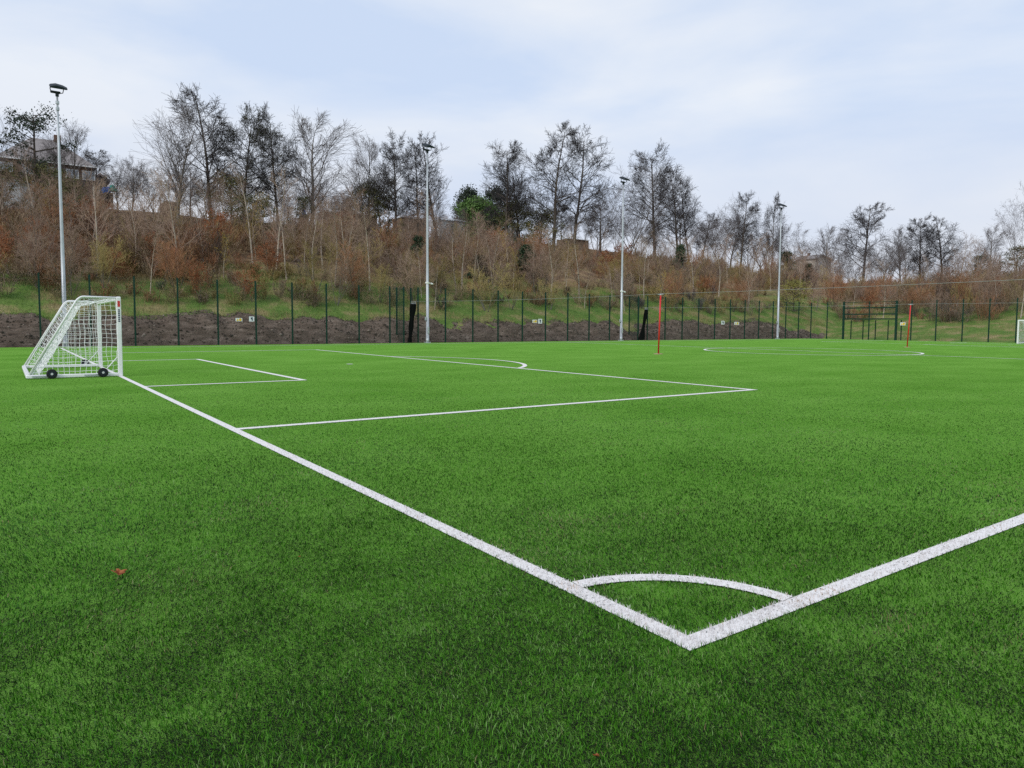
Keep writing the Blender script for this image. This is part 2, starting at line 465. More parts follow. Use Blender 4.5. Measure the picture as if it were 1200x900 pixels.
def turf_blades():
    g = np.random.default_rng(11)
    # polar sampling round the spot where one stands, fibres thinner and denser close by
    half = R(46); az0 = CY_
    out = []
    # density falls smoothly with distance from where one stands
    def sample(dfun, r0, r1):
        rb = np.geomspace(r0, r1, 90); PX = []; PY = []
        for ra, rc in zip(rb[:-1], rb[1:]):
            hf = half if rc > 2 else R(60); rm = (ra+rc)/2
            m = int(dfun(rm)*hf*(rc*rc-ra*ra)); rr = np.sqrt(g.random(m)*(rc*rc-ra*ra)+ra*ra); aa = az0+(g.random(m)*2-1)*hf
            PX.append(CX+rr*np.cos(aa)); PY.append(CYY+rr*np.sin(aa))
        return np.concatenate(PX), np.concatenate(PY)
    den = lambda r: 14500*(max(r, 2.2)/2.2)**-1.75*np.interp(r, [0, 22, 32], [1, 1, 0])
    x, y = sample(den, .9, 32)
    w = .0024*(np.maximum(np.hypot(x-CX, y-CYY), 2)/2)**.62
    k = (x > TX0) & (x < TX1) & (y > TY0) & (y < TY1)
    x, y, w = x[k], y[k], w[k]; n = len(x)
    # brushed direction: soft swathes
    ph = 2.2*fbm(x*.35, y*.35, 3)+3.6*fbm(x*.13+5, y*.13, 2)+.6
    amt = .16+.55*np.clip(fbm(x*.9+3, y*.55+8, 3)+.35, 0, 1)
    lx = np.cos(ph*2.2)*amt + g.normal(0, .33, n); ly = np.sin(ph*2.2)*amt + g.normal(0, .33, n)
    wm = line_mask(x, y)
    lx = np.where(wm, lx*.6, lx); ly = np.where(wm, ly*.6, ly)
    ln = np.hypot(lx, ly); sc = np.minimum(1, 1.15/np.maximum(ln, 1e-6)); lx *= sc; ly *= sc; ln = np.minimum(ln, 1.15)
    rad_ = np.hypot(x-CX, y-CYY)
    hgt = g.uniform(.013, .036, n)*np.interp(rad_, [0, 3, 6, 10, 20, 32], [1, .95, .76, .56, .30, .12])*(1-.18*np.clip(fbm(x*1.6, y*1.6, 2), -.5, .5))
    hgt = np.where(wm, np.maximum(hgt, .02*np.interp(rad_, [0, 10, 30], [1, .6, .4])), hgt)
    yaw = g.random(n)*math.pi*2
    wx = np.cos(yaw)*w/2; wy = np.sin(yaw)*w/2
    V = np.empty((n, 5, 3), np.float32)
    mxx = x+lx*hgt*.42; myy = y+ly*hgt*.42; mz = hgt*.62
    tx = x+lx*hgt*1.15; ty = y+ly*hgt*1.15; tzv = hgt*np.cos(np.minimum(ln, 1.3)*.75)
    V[:,0] = np.stack([x-wx, y-wy, x*0+.001], 1); V[:,1] = np.stack([x+wx, y+wy, x*0+.001], 1)
    V[:,2] = np.stack([mxx+wx*.9, myy+wy*.9, mz], 1); V[:,3] = np.stack([mxx-wx*.9, myy-wy*.9, mz], 1)
    V[:,4] = np.stack([tx, ty, tzv], 1)
    b = np.arange(n)[:,None]*5
    Q = b+np.array([[0,1,2,3]]); T = b+np.array([[3,2,4]])
    me = np_mesh('turf_fibres', V.reshape(-1, 3), [Q, T], blade_mat())
    patch = fbm(x*.5+20, y*.8, 4)  # broad sheen of the brushed swathes, painted into the fibre tone
    tone = np.clip(g.normal(.44, .24, n) + .22*patch + .30*fbm(x*5, y*5, 3) + .26*fbm(x*1.3+9, y*.8, 3), 0, .9)
    worn_sheen = np.clip(fbm(x*1.1+31, y*2.4+4, 3)-.22, 0, 1)*.9  # pale sheen painted into the fibre colour, along with real brown wear
    tone = np.where(g.random(n) < worn_sheen+.012, g.uniform(.9, 1, n), tone)
    wt = np.clip(g.random(n)*.72 + .60*np.clip(fbm(x*2.3, y*2.3, 3)-.25, 0, .3)/.3*(g.random(n)+.3) + .5*(g.random(n) < .03), 0, 1)
    tone = np.where(wm, wt, tone)
    float_attr(me, 'tone', np.repeat(tone, 5)); float_attr(me, 'white', np.repeat(wm.astype(float), 5))
    o = tag(link('grass', me), 'short green artificial grass fibres covering the pitch', 'grass', kind='stuff')
    # black rubber crumb, packed close by as painted shade in the fibre gaps
    cx_, cy_ = sample(lambda r: 56000*(max(r, 2.2)/2.2)**-1.15*np.interp(r, [0, 3, 4.5, 7, 11, 17], [1, 1, .62, .24, .08, 0]), .9, 17)
    k = (cx_ > TX0) & (cx_ < TX1) & (cy_ > TY0) & (cy_ < TY1); cx_, cy_ = cx_[k], cy_[k]
    cl = fbm(cx_*3, cy_*3, 3)+.6*fbm(cx_*.8+4, cy_*.8, 2); k = (g.random(len(cx_)) < .88+.9*cl) & (~line_mask(cx_, cy_) | (g.random(len(cx_)) < .10)); cx_, cy_ = cx_[k], cy_[k]
    m = len(cx_); s = (.0030*(np.maximum(np.hypot(cx_-CX, cy_-CYY), 2)/2)**.3*g.uniform(.5, 1.4, m)); a = g.random(m)*6.283
    C = np.stack([cx_, cy_, .006+g.uniform(0, .006, m)], 1)[:,None,:]
    T = np.stack([np.stack([np.cos(a+q)*s, np.sin(a+q)*s, g.normal(0, .3, m)*s], 1) for q in (0, 2.1, 4.2)], 1)
    me = np_mesh('rubber_crumb_shade', (C+T).reshape(-1, 3), np.arange(m)[:,None]*3+np.array([[0,1,2]]), mat('crumb', (.010,.014,.008), .9, .1))
    tag(link('rubber_crumb_shade', me), 'black rubber crumb standing in for shade between the green turf fibres', 'rubber crumb', kind='stuff')
    return o
turf_blades()

# ------------------------------------------------------------------ portable goal
GHW, GH = 2.44, 2.13
def make_goal(loc, rz, label):
    root = empty('football_goal', loc, rz, label, 'goal', 'white portable football goals')
    # local frame: posts on x=0, net reaching to -x, width along y
    wm = M['white_metal']
    for s in (-1, 1):
        m = MB(); m.bevel_box((-.055, s*GHW-.06, 0), (.055, s*GHW+.06, GH), .02)
        post = m.build('post', wm, root, False)
        if s < 0:
            st = MB(); st.box((-.03, s*GHW-.0635, 1.86), (.03, s*GHW-.0605, 2.02)); st.build('sticker', M['sign_red'], post)
            st = MB()
            for k in range(7): st.box((-.022, s*GHW-.0635, 1.46+.05*k), (.022, s*GHW-.0605, 1.495+.05*k))
            st.build('sticker', M['sign_dark'], post)
        # side frame: rounded corner at the top, sloping down to the back
        pts = [(-.05, 0, 2.10), (-.80, 0, 2.11)]
        for k in range(1, 6):
            t = k/6; pts.append((-.80-.20*t, 0, 2.11-.16*t*t))
        pts += [(-2.05, 0, .08)]
        m = MB(); m.tube([(a, s*GHW, c) for a, b, c in pts], .026, 10); m.build('side_frame', wm, root, True)
        m = MB(); m.bevel_box((-2.10, s*GHW-.05, .012), (-.057, s*GHW+.05, .10), .015); m.build('ground_bar', wm, root)
        m = MB(); m.tube([(-.06, s*GHW, .52), (-.42, s*GHW+s*.0, .09)], .014, 8); m.build('brace', wm, root, True)
        for wx in (-1.56, -.42):
            yo = s*(GHW+.125)
            wb = MB()
            ring = []
            for k in range(24):
                t = 2*math.pi*k/24; ring.append((wx+.12*math.cos(t), .137+.135*math.sin(t)))
            wb.tube([(wx, yo-.045, .124), (wx, yo-.035, .124), (wx, yo+.035, .124), (wx, yo+.045, .124)], [.10,.122,.122,.10], 24)
            wo = wb.build('wheel', M['rubber'], root)
            hb = MB(); hb.tube([(wx, yo-.062, .124), (wx, yo+.062, .124)], .03, 12); hb.build('hub', M['hub'], wo)
            hb = MB(); hb.tube([(wx, yo-.0505, .124), (wx, yo+.0505, .124)], .075, 16)
            hb.build('rim', M['dark_metal'], wo)
            lv = MB(); lv.box((wx-.42, yo-s*.055-.012, .045), (wx+.0, yo-s*.055+.012, .085)); lv.build('wheel_lever', M['galv'], root)
    m = MB(); m.bevel_box((-.055, -GHW+.062, GH-.12), (.055, GHW-.062, GH-.001), .02); m.build('crossbar', wm, root)
    m = MB(); m.bevel_box((-2.11, -GHW+.052, .012), (-2.01, GHW-.052, .10), .015); m.build('rear_bar', wm, root)
    # net: hangs a hand's width inside the frame
    g = np.random.default_rng(5)
    prof = [(-.03, 2.09), (-.45, 2.09), (-.86, 2.085), (-.99, 1.93), (-1.25, 1.45), (-1.62, .78), (-2.0, .07)]
    inset = [(-.03, 2.09), (-.42, 1.99), (-.80, 1.88), (-.89, 1.76), (-1.13, 1.25), (-1.46, .62), (-1.80, .07)]
    Q = np.array(inset)
    P = np.array(prof); dl = np.r_[0, np.cumsum(np.hypot(*np.diff(P, axis=0).T))]
    st = .122; rad = .0049
    m = MB()
    nu = int(dl[-1]/st); us = np.linspace(0, dl[-1], nu*2+1)
    ny = int(2*GHW/st); yv = np.linspace(-GHW+.03, GHW-.03, ny+1)
    ux = np.interp(us, dl, P[:,0]); uz = np.interp(us, dl, P[:,1])
    qx = np.interp(us, dl, Q[:,0]); qz = np.interp(us, dl, Q[:,1])
    def wgt(y): return min(1, (GHW-abs(y))/.7)**.6
    def npt(i, y):
        k = wgt(y); return (ux[i]*(1-k)+qx[i]*k+g.normal(0,.006), y+g.normal(0,.008), max(.03, uz[i]*(1-k)+qz[i]*k+g.normal(0,.006)))
    for y in yv:
        m.tube([npt(i, y) for i in range(len(us))], rad, 3, False)
    for i in range(0, len(us), 2):
        yy = np.linspace(-GHW+.03, GHW-.03, ny*1+1)
        m.tube([npt(i, y) for y in yy], rad, 3, False)
    m.build('back_net', M['cord'], root)
    for s in (-1, 1):
        m = MB()
        yb = s*(GHW-.02)
        zr = lambda x: np.interp(x, P[::-1,0], P[::-1,1])          # net edge height above x
        for x in np.arange(-.06, -1.86, -st):
            zt = zr(x); n = max(2, int(zt/st))
            m.tube([(x+.012*math.sin(z*9+x*3)+g.normal(0,.006), yb, z) for z in np.linspace(.03, zt, n+1)], rad, 3, False)
        for z in np.arange(.05, 2.08, st):
            xe = float(np.interp(z, P[::-1,1], P[::-1,0]))
            n = max(2, int(-xe/st))
            m.tube([(x, yb, z+.012*math.sin(x*8+z*5)+g.normal(0,.006)) for x in np.linspace(-.05, xe, n+1)], rad, 3, False)
        # edge rope and ties to the frame
        m.tube([(a, yb, c) for a, c in prof], .012, 5, False)
        m.build('side_net', M['cord'], root)
    return root
make_goal((.0, HY+.05, 0), 0, 'white wheeled goal with a net, standing on the near goal line at left')
make_goal((L-.1, HY-.35, 0), math.pi, 'white goal at the far end of the pitch, cut by the right edge')

# ------------------------------------------------------------------ fences
FY = 47.0
def panel_mesh(wd, ht, name='mesh_panel'):
    m = MB()
    t = .0019
    for x in np.arange(.03, wd-.02, .05): m.box((x-t, -t, .04), (x+t, t, ht))
    for z in np.arange(.08, ht, .2):
        for dy in (-.006, .006): m.box((0, dy-t, z-t), (wd, dy+t, z+t))
    return m.mesh(name, M['wire'])
def post_mesh(ht, w=.095):
    m = MB(); m.bevel_box((-w/2, -w/2, -.1), (w/2, w/2, ht), .008)
    m.box((-w/2-.004, -w/2-.004, ht), (w/2+.004, w/2+.004, ht+.015))
    for z in np.arange(.25, ht-.1, .4): m.box((-.02, -w/2-.012, z), (.02, -w/2, z+.03))
    return m.mesh('post', M['green_steel'])
PH = 4.22
pm = post_mesh(PH); pm2 = post_mesh(PH, .19)
fence = empty('mesh_fence', (-8, FY, 0), 0, 'tall green mesh fence along the far touchline in front of the earth bank', 'fence')
def put(me, parent, x, y, rz=0.0, name='post', sx=1.0):
    o = link(name, me, parent)
    o.location = Vector((x, y, 0)) - parent.location; o.rotation_euler = (0, 0, rz); o.scale = (sx, 1, 1)
    return o
fx = [-8.2, -5.75, -3.3, -.86, 1.59, 3.89, 6.3, 8.61, 10.97, 13.37, 15.76, 18.16, 20.56]
fx = [v + .012*(v) for v in fx]         # measured on a plane 1 m nearer
def wx(px): return float(on_y(px, 402, FY)[0])
pxs = [48, 107, 159, 209.5, 256, 300.5, 343, 383, 421, 457]
xsA = [wx(48)-4.9, wx(48)-2.45] + [wx(p) for p in pxs]
recA = (wx(473.3), wx(490))
xsB = [wx(p) for p in (522, 554, 583.5, 612, 639, 665, 690, 714)]
recB = (wx(747.3), wx(758.2))
xsC = [wx(p) for p in (779, 799, 818, 837, 855, 872, 888.5, 905, 920, 935)]
FXR = 75.6
runs = [xsA + [recA[0]], [recA[1]] + xsB + [recB[0]], [recB[1]] + xsC + [FXR]]
pan = panel_mesh(2.5, PH-.02)
for run in runs:
    for i, x in enumerate(run):
        put(pm, fence, x, FY)
        if i+1 < len(run):
            put(pan, fence, x, FY+.05, 0, 'mesh_panel', (run[i+1]-x)/2.5)
rp = panel_mesh(1.15, PH-.02)
for x0, x1 in (recA, recB):
    for x in (x0, x1):
        put(pm, fence, x, FY+1.2); put(rp, fence, x, FY+.03, math.pi/2, 'mesh_panel')
    put(pan, fence, x0, FY+1.22, 0, 'mesh_panel', (x1-x0)/2.5)

def wy(px): return float(on_x(px, 400, FXR)[1])
fr = empty('mesh_fence', (FXR, 47, 0), 0, 'tall green mesh fence closing the far end of the pitch behind the far goal', 'fence')
y0, y1 = wy(988), wy(1050)
ysR = [y1] + [wy(p) for p in (1067, 1096, 1127, 1158, 1190)]
ysR += [ysR[-1]-2.45*k for k in range(1, 8)]
allr = [47, (47+y0)/2, y0]
for i, y in enumerate(allr):
    if i: put(pm, fr, FXR, y)
    if i+1 < len(allr): put(pan, fr, FXR, y, -math.pi/2, 'mesh_panel', (y-allr[i+1])/2.5)
for i, y in enumerate(ysR):
    put(pm, fr, FXR, y)
    if i+1 < len(ysR): put(pan, fr, FXR, y, -math.pi/2, 'mesh_panel', (y-ysR[i+1])/2.5)
# goal recess bay
bay = empty('goal_recess', (FXR, (y0+y1)/2, 0), 0, 'green steel fence bay with thick posts and cross rails near the corner', 'fence bay')
hw = (y0-y1)/2
for s in (-1, 1):
    o = link('thick_post', pm2, bay); o.location = (-.1, s*(hw-.02), 0)
o = link('thick_post', pm, bay); o.location = (-.1, 0, 0)
for z in (4.12, 3.45, 2.75, 2.22):
    m = MB(); m.box((-.15, -hw, z), (-.07, hw, z+(.05 if z > 4 else .13))); m.build('rail', M['green_steel'], bay)
sp = post_mesh(2.15, .09)
for y in np.linspace(-hw*.95, hw*.95, 5):
    o = link('back_post', sp, bay); o.location = (1.3, y, 0)
bp_ = link('back_panel', panel_mesh(2*hw*.95, 2.1, 'back_panel'), bay); bp_.location = (1.33, hw*.95, 0); bp_.rotation_euler = (0, 0, -math.pi/2)

# small warning signs wired to the fence
def sign(px0, px1, py0, py1, kind, label, right=False):
    f = (lambda px, py: on_x(px, py, FXR-.06)) if right else (lambda px, py: on_y(px, py, FY-.06))
    a = f((px0+px1)/2, (py0+py1)/2); e0 = f(px0, py0); e1 = f(px1, py1)
    w = abs(e1[1]-e0[1]) if right else abs(e1[0]-e0[0]); h = abs(e1[2]-e0[2])
    root = empty('warning_sign', a, -math.pi/2 if right else 0, label, 'sign', 'small signs on the fence')
    m = MB(); m.box((-w/2, -.004, -h/2), (w/2, .004, h/2)); m.build('board', M['sign_white'], root)
    if kind == 'yellow':
        m = MB(); s = h*.36; c = -w*.2
        m.prism([(c-s, -s), (c+s, -s), (c, s)], 'y', -.008, -.005); m.build('symbol', M['sign_yellow'], root)
        m = MB(); c = w*.2; s = h*.42
        m.prism([(c+s*math.cos(t), s*math.sin(t)) for t in np.linspace(0, 2*math.pi, 17)[:-1]], 'y', -.008, -.005); m.build('symbol', M['sign_yellow'], root)
    else:
        m = MB(); m.box((-w*.16, -.008, -h*.05), (w*.2, -.005, h*.32)); m.box((-w*.02, -.008, -h*.32), (w*.22, -.005, -h*.08)); m.build('symbol', M['sign_dark'], root)
sign(276, 284, 372.7, 376.6, 'yellow', 'low yellow and white warning sign, leftmost one on the fence')
sign(291.8, 298, 370.8, 376.8, 'plain', 'upright white notice beside the leftmost yellow warning sign')
sign(624, 629.5, 374.6, 378.4, 'yellow', 'yellow and white sign on the fence between the second and third floodlights')
sign(630.7, 635.2, 373.7, 379.2, 'plain', 'white notice on the fence between the second and third floodlights')
sign(845.3, 849, 376, 380.3, 'plain', 'small white notice on the fence left of the rightmost floodlight')
sign(860.5, 866, 377.3, 380.7, 'yellow', 'small yellow and white sign on the fence left of the rightmost floodlight')
sign(1055, 1061, 377.8, 381.3, 'yellow', 'yellow and white sign on the end fence beside the fence bay', True)

# ------------------------------------------------------------------ division nets: cable, centre pole, bundled net
for (pb, pt, fxe, lab, lab2, lab3) in (
    ((771.5, 415), (774.2, 346), (recA[0]+recA[1])/2, 'thin steel cable crossing the pitch over the nearer red pole', 'leaning red pole near the penalty area, the nearer of two', 'bundled black net hanging at the fence beside the second floodlight'),
    ((1063, 407), (1067.2, 357.5), (recB[0]+recB[1])/2, 'thin steel cable crossing the pitch over the farther red pole', 'leaning red pole beyond the centre circle, the farther of two', 'bundled black net hanging at the fence beside the third floodlight')):
    b = gnd(*pb)
    t = np.array([b[0]+.05, b[1]-.08, 3.12])
    best = None
    for dz in np.linspace(2.4, 3.6, 61):
        d = ray(*pt); k = ((dz-CC[2])/d[2]); q = CC+d*k
        e = np.hypot(q[0]-b[0], q[1]-b[1])
        if best is None or e < best[0]: best = (e, q)
    t = best[1]
    root = empty('net_pole', b, 0, lab2, 'pole', 'red poles carrying the net cables')
    tb = t-b
    m = MB(); m.tube([(0,0,.03), tuple(tb)], .038, 12); m.build('pole', M['red'], root, True)
    m = MB(); m.tube([(0,0,0), (0,0,.02), (0,0,.035)], [.24,.24,.16], 20); m.build('base_plate', M['board_tan'], root)
    m = MB(); m.tube([tuple(tb+np.array([0,0,.0])), tuple(tb+np.array([0,0,.05]))], .05, 10); m.tube([tuple(tb+np.array([.0,-.18,.05])), tuple(tb+np.array([.0,.18,.05]))], .02, 8)
    m.build('cable_clip', M['galv'], root)
    E = np.array([fxe, FY-.05, 3.15]); S = np.array([t[0]-.2, -5.0, 3.15]); top = t+np.array([0,0,.07])
    pts = []
    for A, B in ((S, top), (top, E)):
        for i in range(13):
            u = i/12; p = A*(1-u)+B*u; p = p-np.array([0,0,.10*4*u*(1-u)]); pts.append(tuple(p))
    cr = empty('net_cable', (E[0], E[1], 0), 0, lab, 'cable', 'cables for the division nets')
    o = MB(); o.tube([tuple(np.array(p)-np.array([E[0],E[1],0])) for p in pts], .008, 6); o.build('cable', M['cable'], cr)
    o = MB(); o.bevel_box((S[0]-E[0]-.05, S[1]-E[1]-.05, 0), (S[0]-E[0]+.05, S[1]-E[1]+.05, 3.25), .01); o.build('anchor_post', M['green_steel'], cr)
    # bundle
    nb = empty('bundled_net', (E[0], E[1]-.12, 0), 0, lab3, 'net', 'black division nets drawn back to the fence')
    first = fxe < 30
    V = []; F = []; nr = 22; ns = 36; g = np.random.default_rng(2 if first else 4)
    for i in range(nr+1):
        u = i/nr; zz = 2.93*(1-u)+.03
        if first: cx = .12-.32*u**.9; rw = .18*(1+.2*math.sin(u*5+1))+.03*math.sin(u*13)
        else: cx = .28-.60*u; rw = .15+.20*u**3+.05*math.sin(u*9)
        for k in range(ns):
            a = 2*math.pi*k/ns
            rr = 1+.16*math.sin(a*7+u*3)+.08*math.sin(a*13-u*5)+g.normal(0,.02)
            V.append((cx+rw*rr*math.cos(a), .12*rr*math.sin(a), zz+.03*math.sin(a*7)*(i == 0)))
        if i:
            for k in range(ns): F.append(((i-1)*ns+k, (i-1)*ns+(k+1)%ns, i*ns+(k+1)%ns, i*ns+k))
    F.append(tuple(range(ns))); F.append(tuple(range(nr*ns, (nr+1)*ns))[::-1])
    m = MB(); m.add(V, F); m.build('gathered_net', M['black_net'], nb)
    m = MB()
    for k in range(5):
        xk = (.12 if first else .28)-.18+.09*k
        m.tube([(xk, 0, 2.95), (xk, .0, 3.06), (xk+.02, .02, 3.15)], .008, 5)
    m.tube([((.12 if first else .28)-.22, 0, 2.97), ((.12 if first else .28)+.22, 0, 2.97)], .02, 6)
    m.build('hanging_rail', M['galv'], nb)

# ------------------------------------------------------------------ floodlight masts
def mast(px, pyb, pyt, label, bracket, collars):
    b = on_y(px, pyb, 46.72 if px > 80 else 47.35); top = 14.5
    root = empty('floodlight_mast', (b[0], b[1], -.03), 0, label, 'floodlight', 'floodlight masts along the far side')
    m = MB(); zs = [0, .4, .401, 6, 6.05, 11, 11.05, top]; rs = [.13, .128, .118, .10, .092, .075, .066, .052]
    m.tube([(0,0,z) for z in zs], rs, 16); m.build('mast', M['galv'], root, True)
    m = MB(); m.bevel_box((-.2,-.2,0), (.2,.2,.06), .02)
    for sx in (-1,1):
        for sy in (-1,1): m.tube([(sx*.15, sy*.15, .06), (sx*.15, sy*.15, .13)], .018, 6)
    m.build('base_plate', M['galv'], root)
    m = MB(); m.bevel_box((-.06,-.19,.75), (.06,-.125,1.25), .01); m.build('access_door', M['galv'], root)
    m = MB(); m.bevel_box((-.24,-.10,1.75), (-.12,.02,2.0), .01); m.build('junction_box', M['galv'], root)
    if collars:
        for z in (13.95, 13.6):
            m = MB(); m.tube([(0,0,z), (0,0,z+.16)], .095, 14); m.build('collar', M['galv'], root)
    # floodlight head: flat fitting on a yoke over a short driver box
    m = MB(); m.tube([(-.0,0,top-.12), (0,0,top+.04)], .09, 12); m.bevel_box((-.33,-.09,top+.04), (.17,.09,top+.16), .03); m.build('driver_box', M['dark_metal'], root)
    m = MB()
    for s in (-1,):
        m.tube([(-.30,-.0,top+.12), (-.34,-.05,top+.28), (-.28,-.10,top+.38)], .025, 6)
        m.tube([(.10,0,top+.06), (.28,-.04,top+.10), (.33,-.10,top+.34)], .025, 6)
    m.build('yoke', M['dark_metal'], root)
    head = empty('head_tmp', (0, 0, 0)) ; bpy.data.objects.remove(head)
    hd = MB(); prof = [(-.50,0), (-.44,.09), (-.1,.19), (.34,.13), (.62,.02), (.58,-.05), (-.46,-.05)]
    n = len(prof); V = []
    for yy, sc in ((-.36,.66), (-.31,.78), (.31,.78), (.36,.66)):
        V += [(x*sc, yy, z*sc) for x, z in prof]
    F = [(k*n+i, k*n+(i+1)%n, (k+1)*n+(i+1)%n, (k+1)*n+i) for k in range(3) for i in range(n)]
    F += [tuple(range(n))[::-1], tuple(range(3*n, 4*n))]
    V = np.array(V); a = R(24)                          # tilts down towards the pitch
    V = np.stack([V[:,0], V[:,1]*math.cos(a)-V[:,2]*math.sin(a), V[:,1]*math.sin(a)+V[:,2]*math.cos(a)], 1)
    V += np.array([.02, -.10, top+.38])
    hd.add(V, F); h = hd.build('lamp_head', M['dark_metal'], root)
    ln = MB(); Vl = np.array([(-.40,-.36,-.055), (.50,-.36,-.055), (.50,.36,-.055), (-.40,.36,-.055), (-.40,-.36,-.062), (.50,-.36,-.062), (.50,.36,-.062), (-.40,.36,-.062)])
    Vl = np.stack([Vl[:,0], Vl[:,1]*math.cos(a)-Vl[:,2]*math.sin(a), Vl[:,1]*math.sin(a)+Vl[:,2]*math.cos(a)], 1)*.78+np.array([.02,-.10,top+.38])
    ln.add(Vl, [(0,1,2,3),(7,6,5,4),(0,4,5,1),(1,5,6,2),(2,6,7,3),(3,7,4,0)]); ln.build('lens', M['lens'], h)
    if bracket:
        m = MB(); m.tube([(0,0,4.55), (0,0,4.68)], .15, 14); m.bevel_box((-.18,-.03,4.57), (.40,.03,4.63), .008); m.bevel_box((.30,-.06,4.50), (.48,.06,4.60), .02)
        m.build('bracket', M['paint_white'], root)
mast(77, 405, 97, 'leftmost tall grey floodlight mast, rising behind the goal', False, True)
mast(501, 401, 165, 'grey floodlight mast beside the first net bundle, second from left', True, False)
mast(727.7, 398.5, 206, 'grey floodlight mast beside the second net bundle, third from left', True, False)
mast(911, 396.5, 234, 'rightmost grey floodlight mast, behind the centre circle', False, False)

# ------------------------------------------------------------------ fallen leaves
def leaf(px, py, s, label, seed):
    p = gnd(px, py, .035); g = np.random.default_rng(seed)
    out = [(0,0),(.25,.12),(.2,.32),(.42,.3),(.55,.55),(.75,.38),(.8,.2),(1.0,.08),(1.25,0)]
    pts = out + [(x,-y*.9) for x, y in out[::-1][1:-1]]
    V = []; n = len(pts)
    for x, y in pts: V.append(((x-.6)*s, y*s, s*(.55*abs(y)+.25*(x-.6)**2)+g.normal(0,.03)*s))
    V.append((0,0,-.01*s)); V += [(a,b,c+.0015) for a,b,c in V[:n+1]]
    F = [(i,(i+1)%n,n) for i in range(n)] + [(n+1+(i+1)%n, n+1+i, 2*n+1) for i in range(n)] + [(i,n+1+i,n+1+(i+1)%n,(i+1)%n) for i in range(n)]
    m = MB(); m.add(V, F); o = m.build('fallen_leaf', M['leaf_dry'])
    o.location = p; o.rotation_euler = (.15, -.1, g.uniform(0, 6)); tag(o, label, 'leaf', 'dry leaves on the turf')
leaf(139, 672, .085, 'curled reddish brown leaf lying on the turf at lower left', 3)
leaf(699, 886, .02, 'tiny orange leaf on the turf at the bottom of the photo', 5)
leaf(351, 652.5, .016, 'tiny brown leaf on the turf between the larger leaf and the goal line', 6)

# ------------------------------------------------------------------ trees
UPV = np.array([0, 0, 1.0])
def perp(d, g):
    v = g.normal(0, 1, 3); v -= d*(v@d); return v/np.linalg.norm(v)

class Tree:
    def __init__(s, seed): s.g = np.random.default_rng(seed); s.segs = []; s.tips = []
    def branch(s, p, d, length, r, lvl, spec):
        """spec[lvl] = dict(n, seg, wig, trop, kids, ang, lenf, start, rf)"""
        q = spec[lvl]; g = s.g; n = q['seg']; pts = [p]; rs = [r]; d = d/np.linalg.norm(d)
        for i in range(n):
            d = d + g.normal(0, q['wig'], 3) + UPV*q['trop']*(1 if not q.get('droop') else (1-2.2*i/n))
            d /= np.linalg.norm(d)
            p = p + d*length/n; pts.append(p); rs.append(max(q['rmin'], r*(1-(i+1)/n*.85)))
        for i in range(n): s.segs.append((pts[i], pts[i+1], rs[i], rs[i+1], lvl))
        s.tips.append(pts[-1])
        if lvl+1 < len(spec):
            k = q['kids']; c = spec[lvl+1]
            nk = int(k*(.8+.4*g.random()))
            for j in range(nk):
                t = q['start']+(1-q['start'])*(j+g.random())/max(nk, 1)
                f = min(t*n, n-.001); i = int(f); u = f-i
                pp = pts[i]*(1-u)+pts[i+1]*u; rr = rs[i]*(1-u)+rs[i+1]*u
                dd = pts[i+1]-pts[i]; dd /= np.linalg.norm(dd)
                a = R(q['ang']*(.75+.5*g.random()))
                nd = dd*math.cos(a)+perp(dd, g)*math.sin(a)
                ll = length*q['lenf']*q['prof'](t)*(.7+.6*g.random())
                s.branch(pp, nd, ll, min(rr*.7, rr*q['rf']), lvl+1, spec)

def seg_arrays(segs, sides):
    P0 = np.array([a[0] for a in segs]); P1 = np.array([a[1] for a in segs])
    R0 = np.array([a[2] for a in segs]); R1 = np.array([a[3] for a in segs])
    return tubes_np(P0, P1, R0, R1, sides)
def tubes_np(P0, P1, R0, R1, sides):
    n = len(P0); D = P1-P0; D /= (np.linalg.norm(D, axis=1, keepdims=True)+1e-9)
    ref = np.where(np.abs(D[:,2:3]) < .9, np.array([[0,0,1.0]]), np.array([[1.0,0,0]]))
    U = np.cross(D, ref); U /= np.linalg.norm(U, axis=1, keepdims=True); Vv = np.cross(U, D)
    if sides == 1:      # flat strip of bark-thin twig
        V = np.stack([P0-U*R0[:,None], P0+U*R0[:,None], P1+U*R1[:,None], P1-U*R1[:,None]], 1)
        F = np.arange(n)[:,None]*4+np.array([[0,1,2,3]])
        return V.reshape(-1,3), F
    ang = np.arange(sides)*2*math.pi/sides
    ring = lambda P, r: P[:,None,:]+r[:,None,None]*(U[:,None,:]*np.cos(ang)[None,:,None]+Vv[:,None,:]*np.sin(ang)[None,:,None])
    V = np.concatenate([ring(P0, R0), ring(P1, R1)], 1)
    k = np.arange(sides); q = np.stack([k, (k+1)%sides, (k+1)%sides+sides, k+sides], 1)
    F = (np.arange(n)[:,None,None]*(2*sides)+q[None]).reshape(-1, 4)
    return V.reshape(-1,3), F
def bits(P, size, g, n=1, spread=0.0):
    """small leaf-sized quads round the points"""
    P = np.repeat(np.asarray(P), n, 0); m = len(P)
    P = P+g.normal(0, spread, (m, 3)) if spread else P
    a = g.normal(0, 1, (m, 3)); a /= np.linalg.norm(a, axis=1, keepdims=True)
    b = g.normal(0, 1, (m, 3)); b = np.cross(a, b); b /= np.linalg.norm(b, axis=1, keepdims=True)
    s = size*g.uniform(.6, 1.4, (m, 1))
    V = np.stack([P-a*s, P-b*s*.55, P+a*s, P+b*s*.55], 1)
    return V.reshape(-1, 3), np.arange(m)[:,None]*4+np.array([[0,1,2,3]])
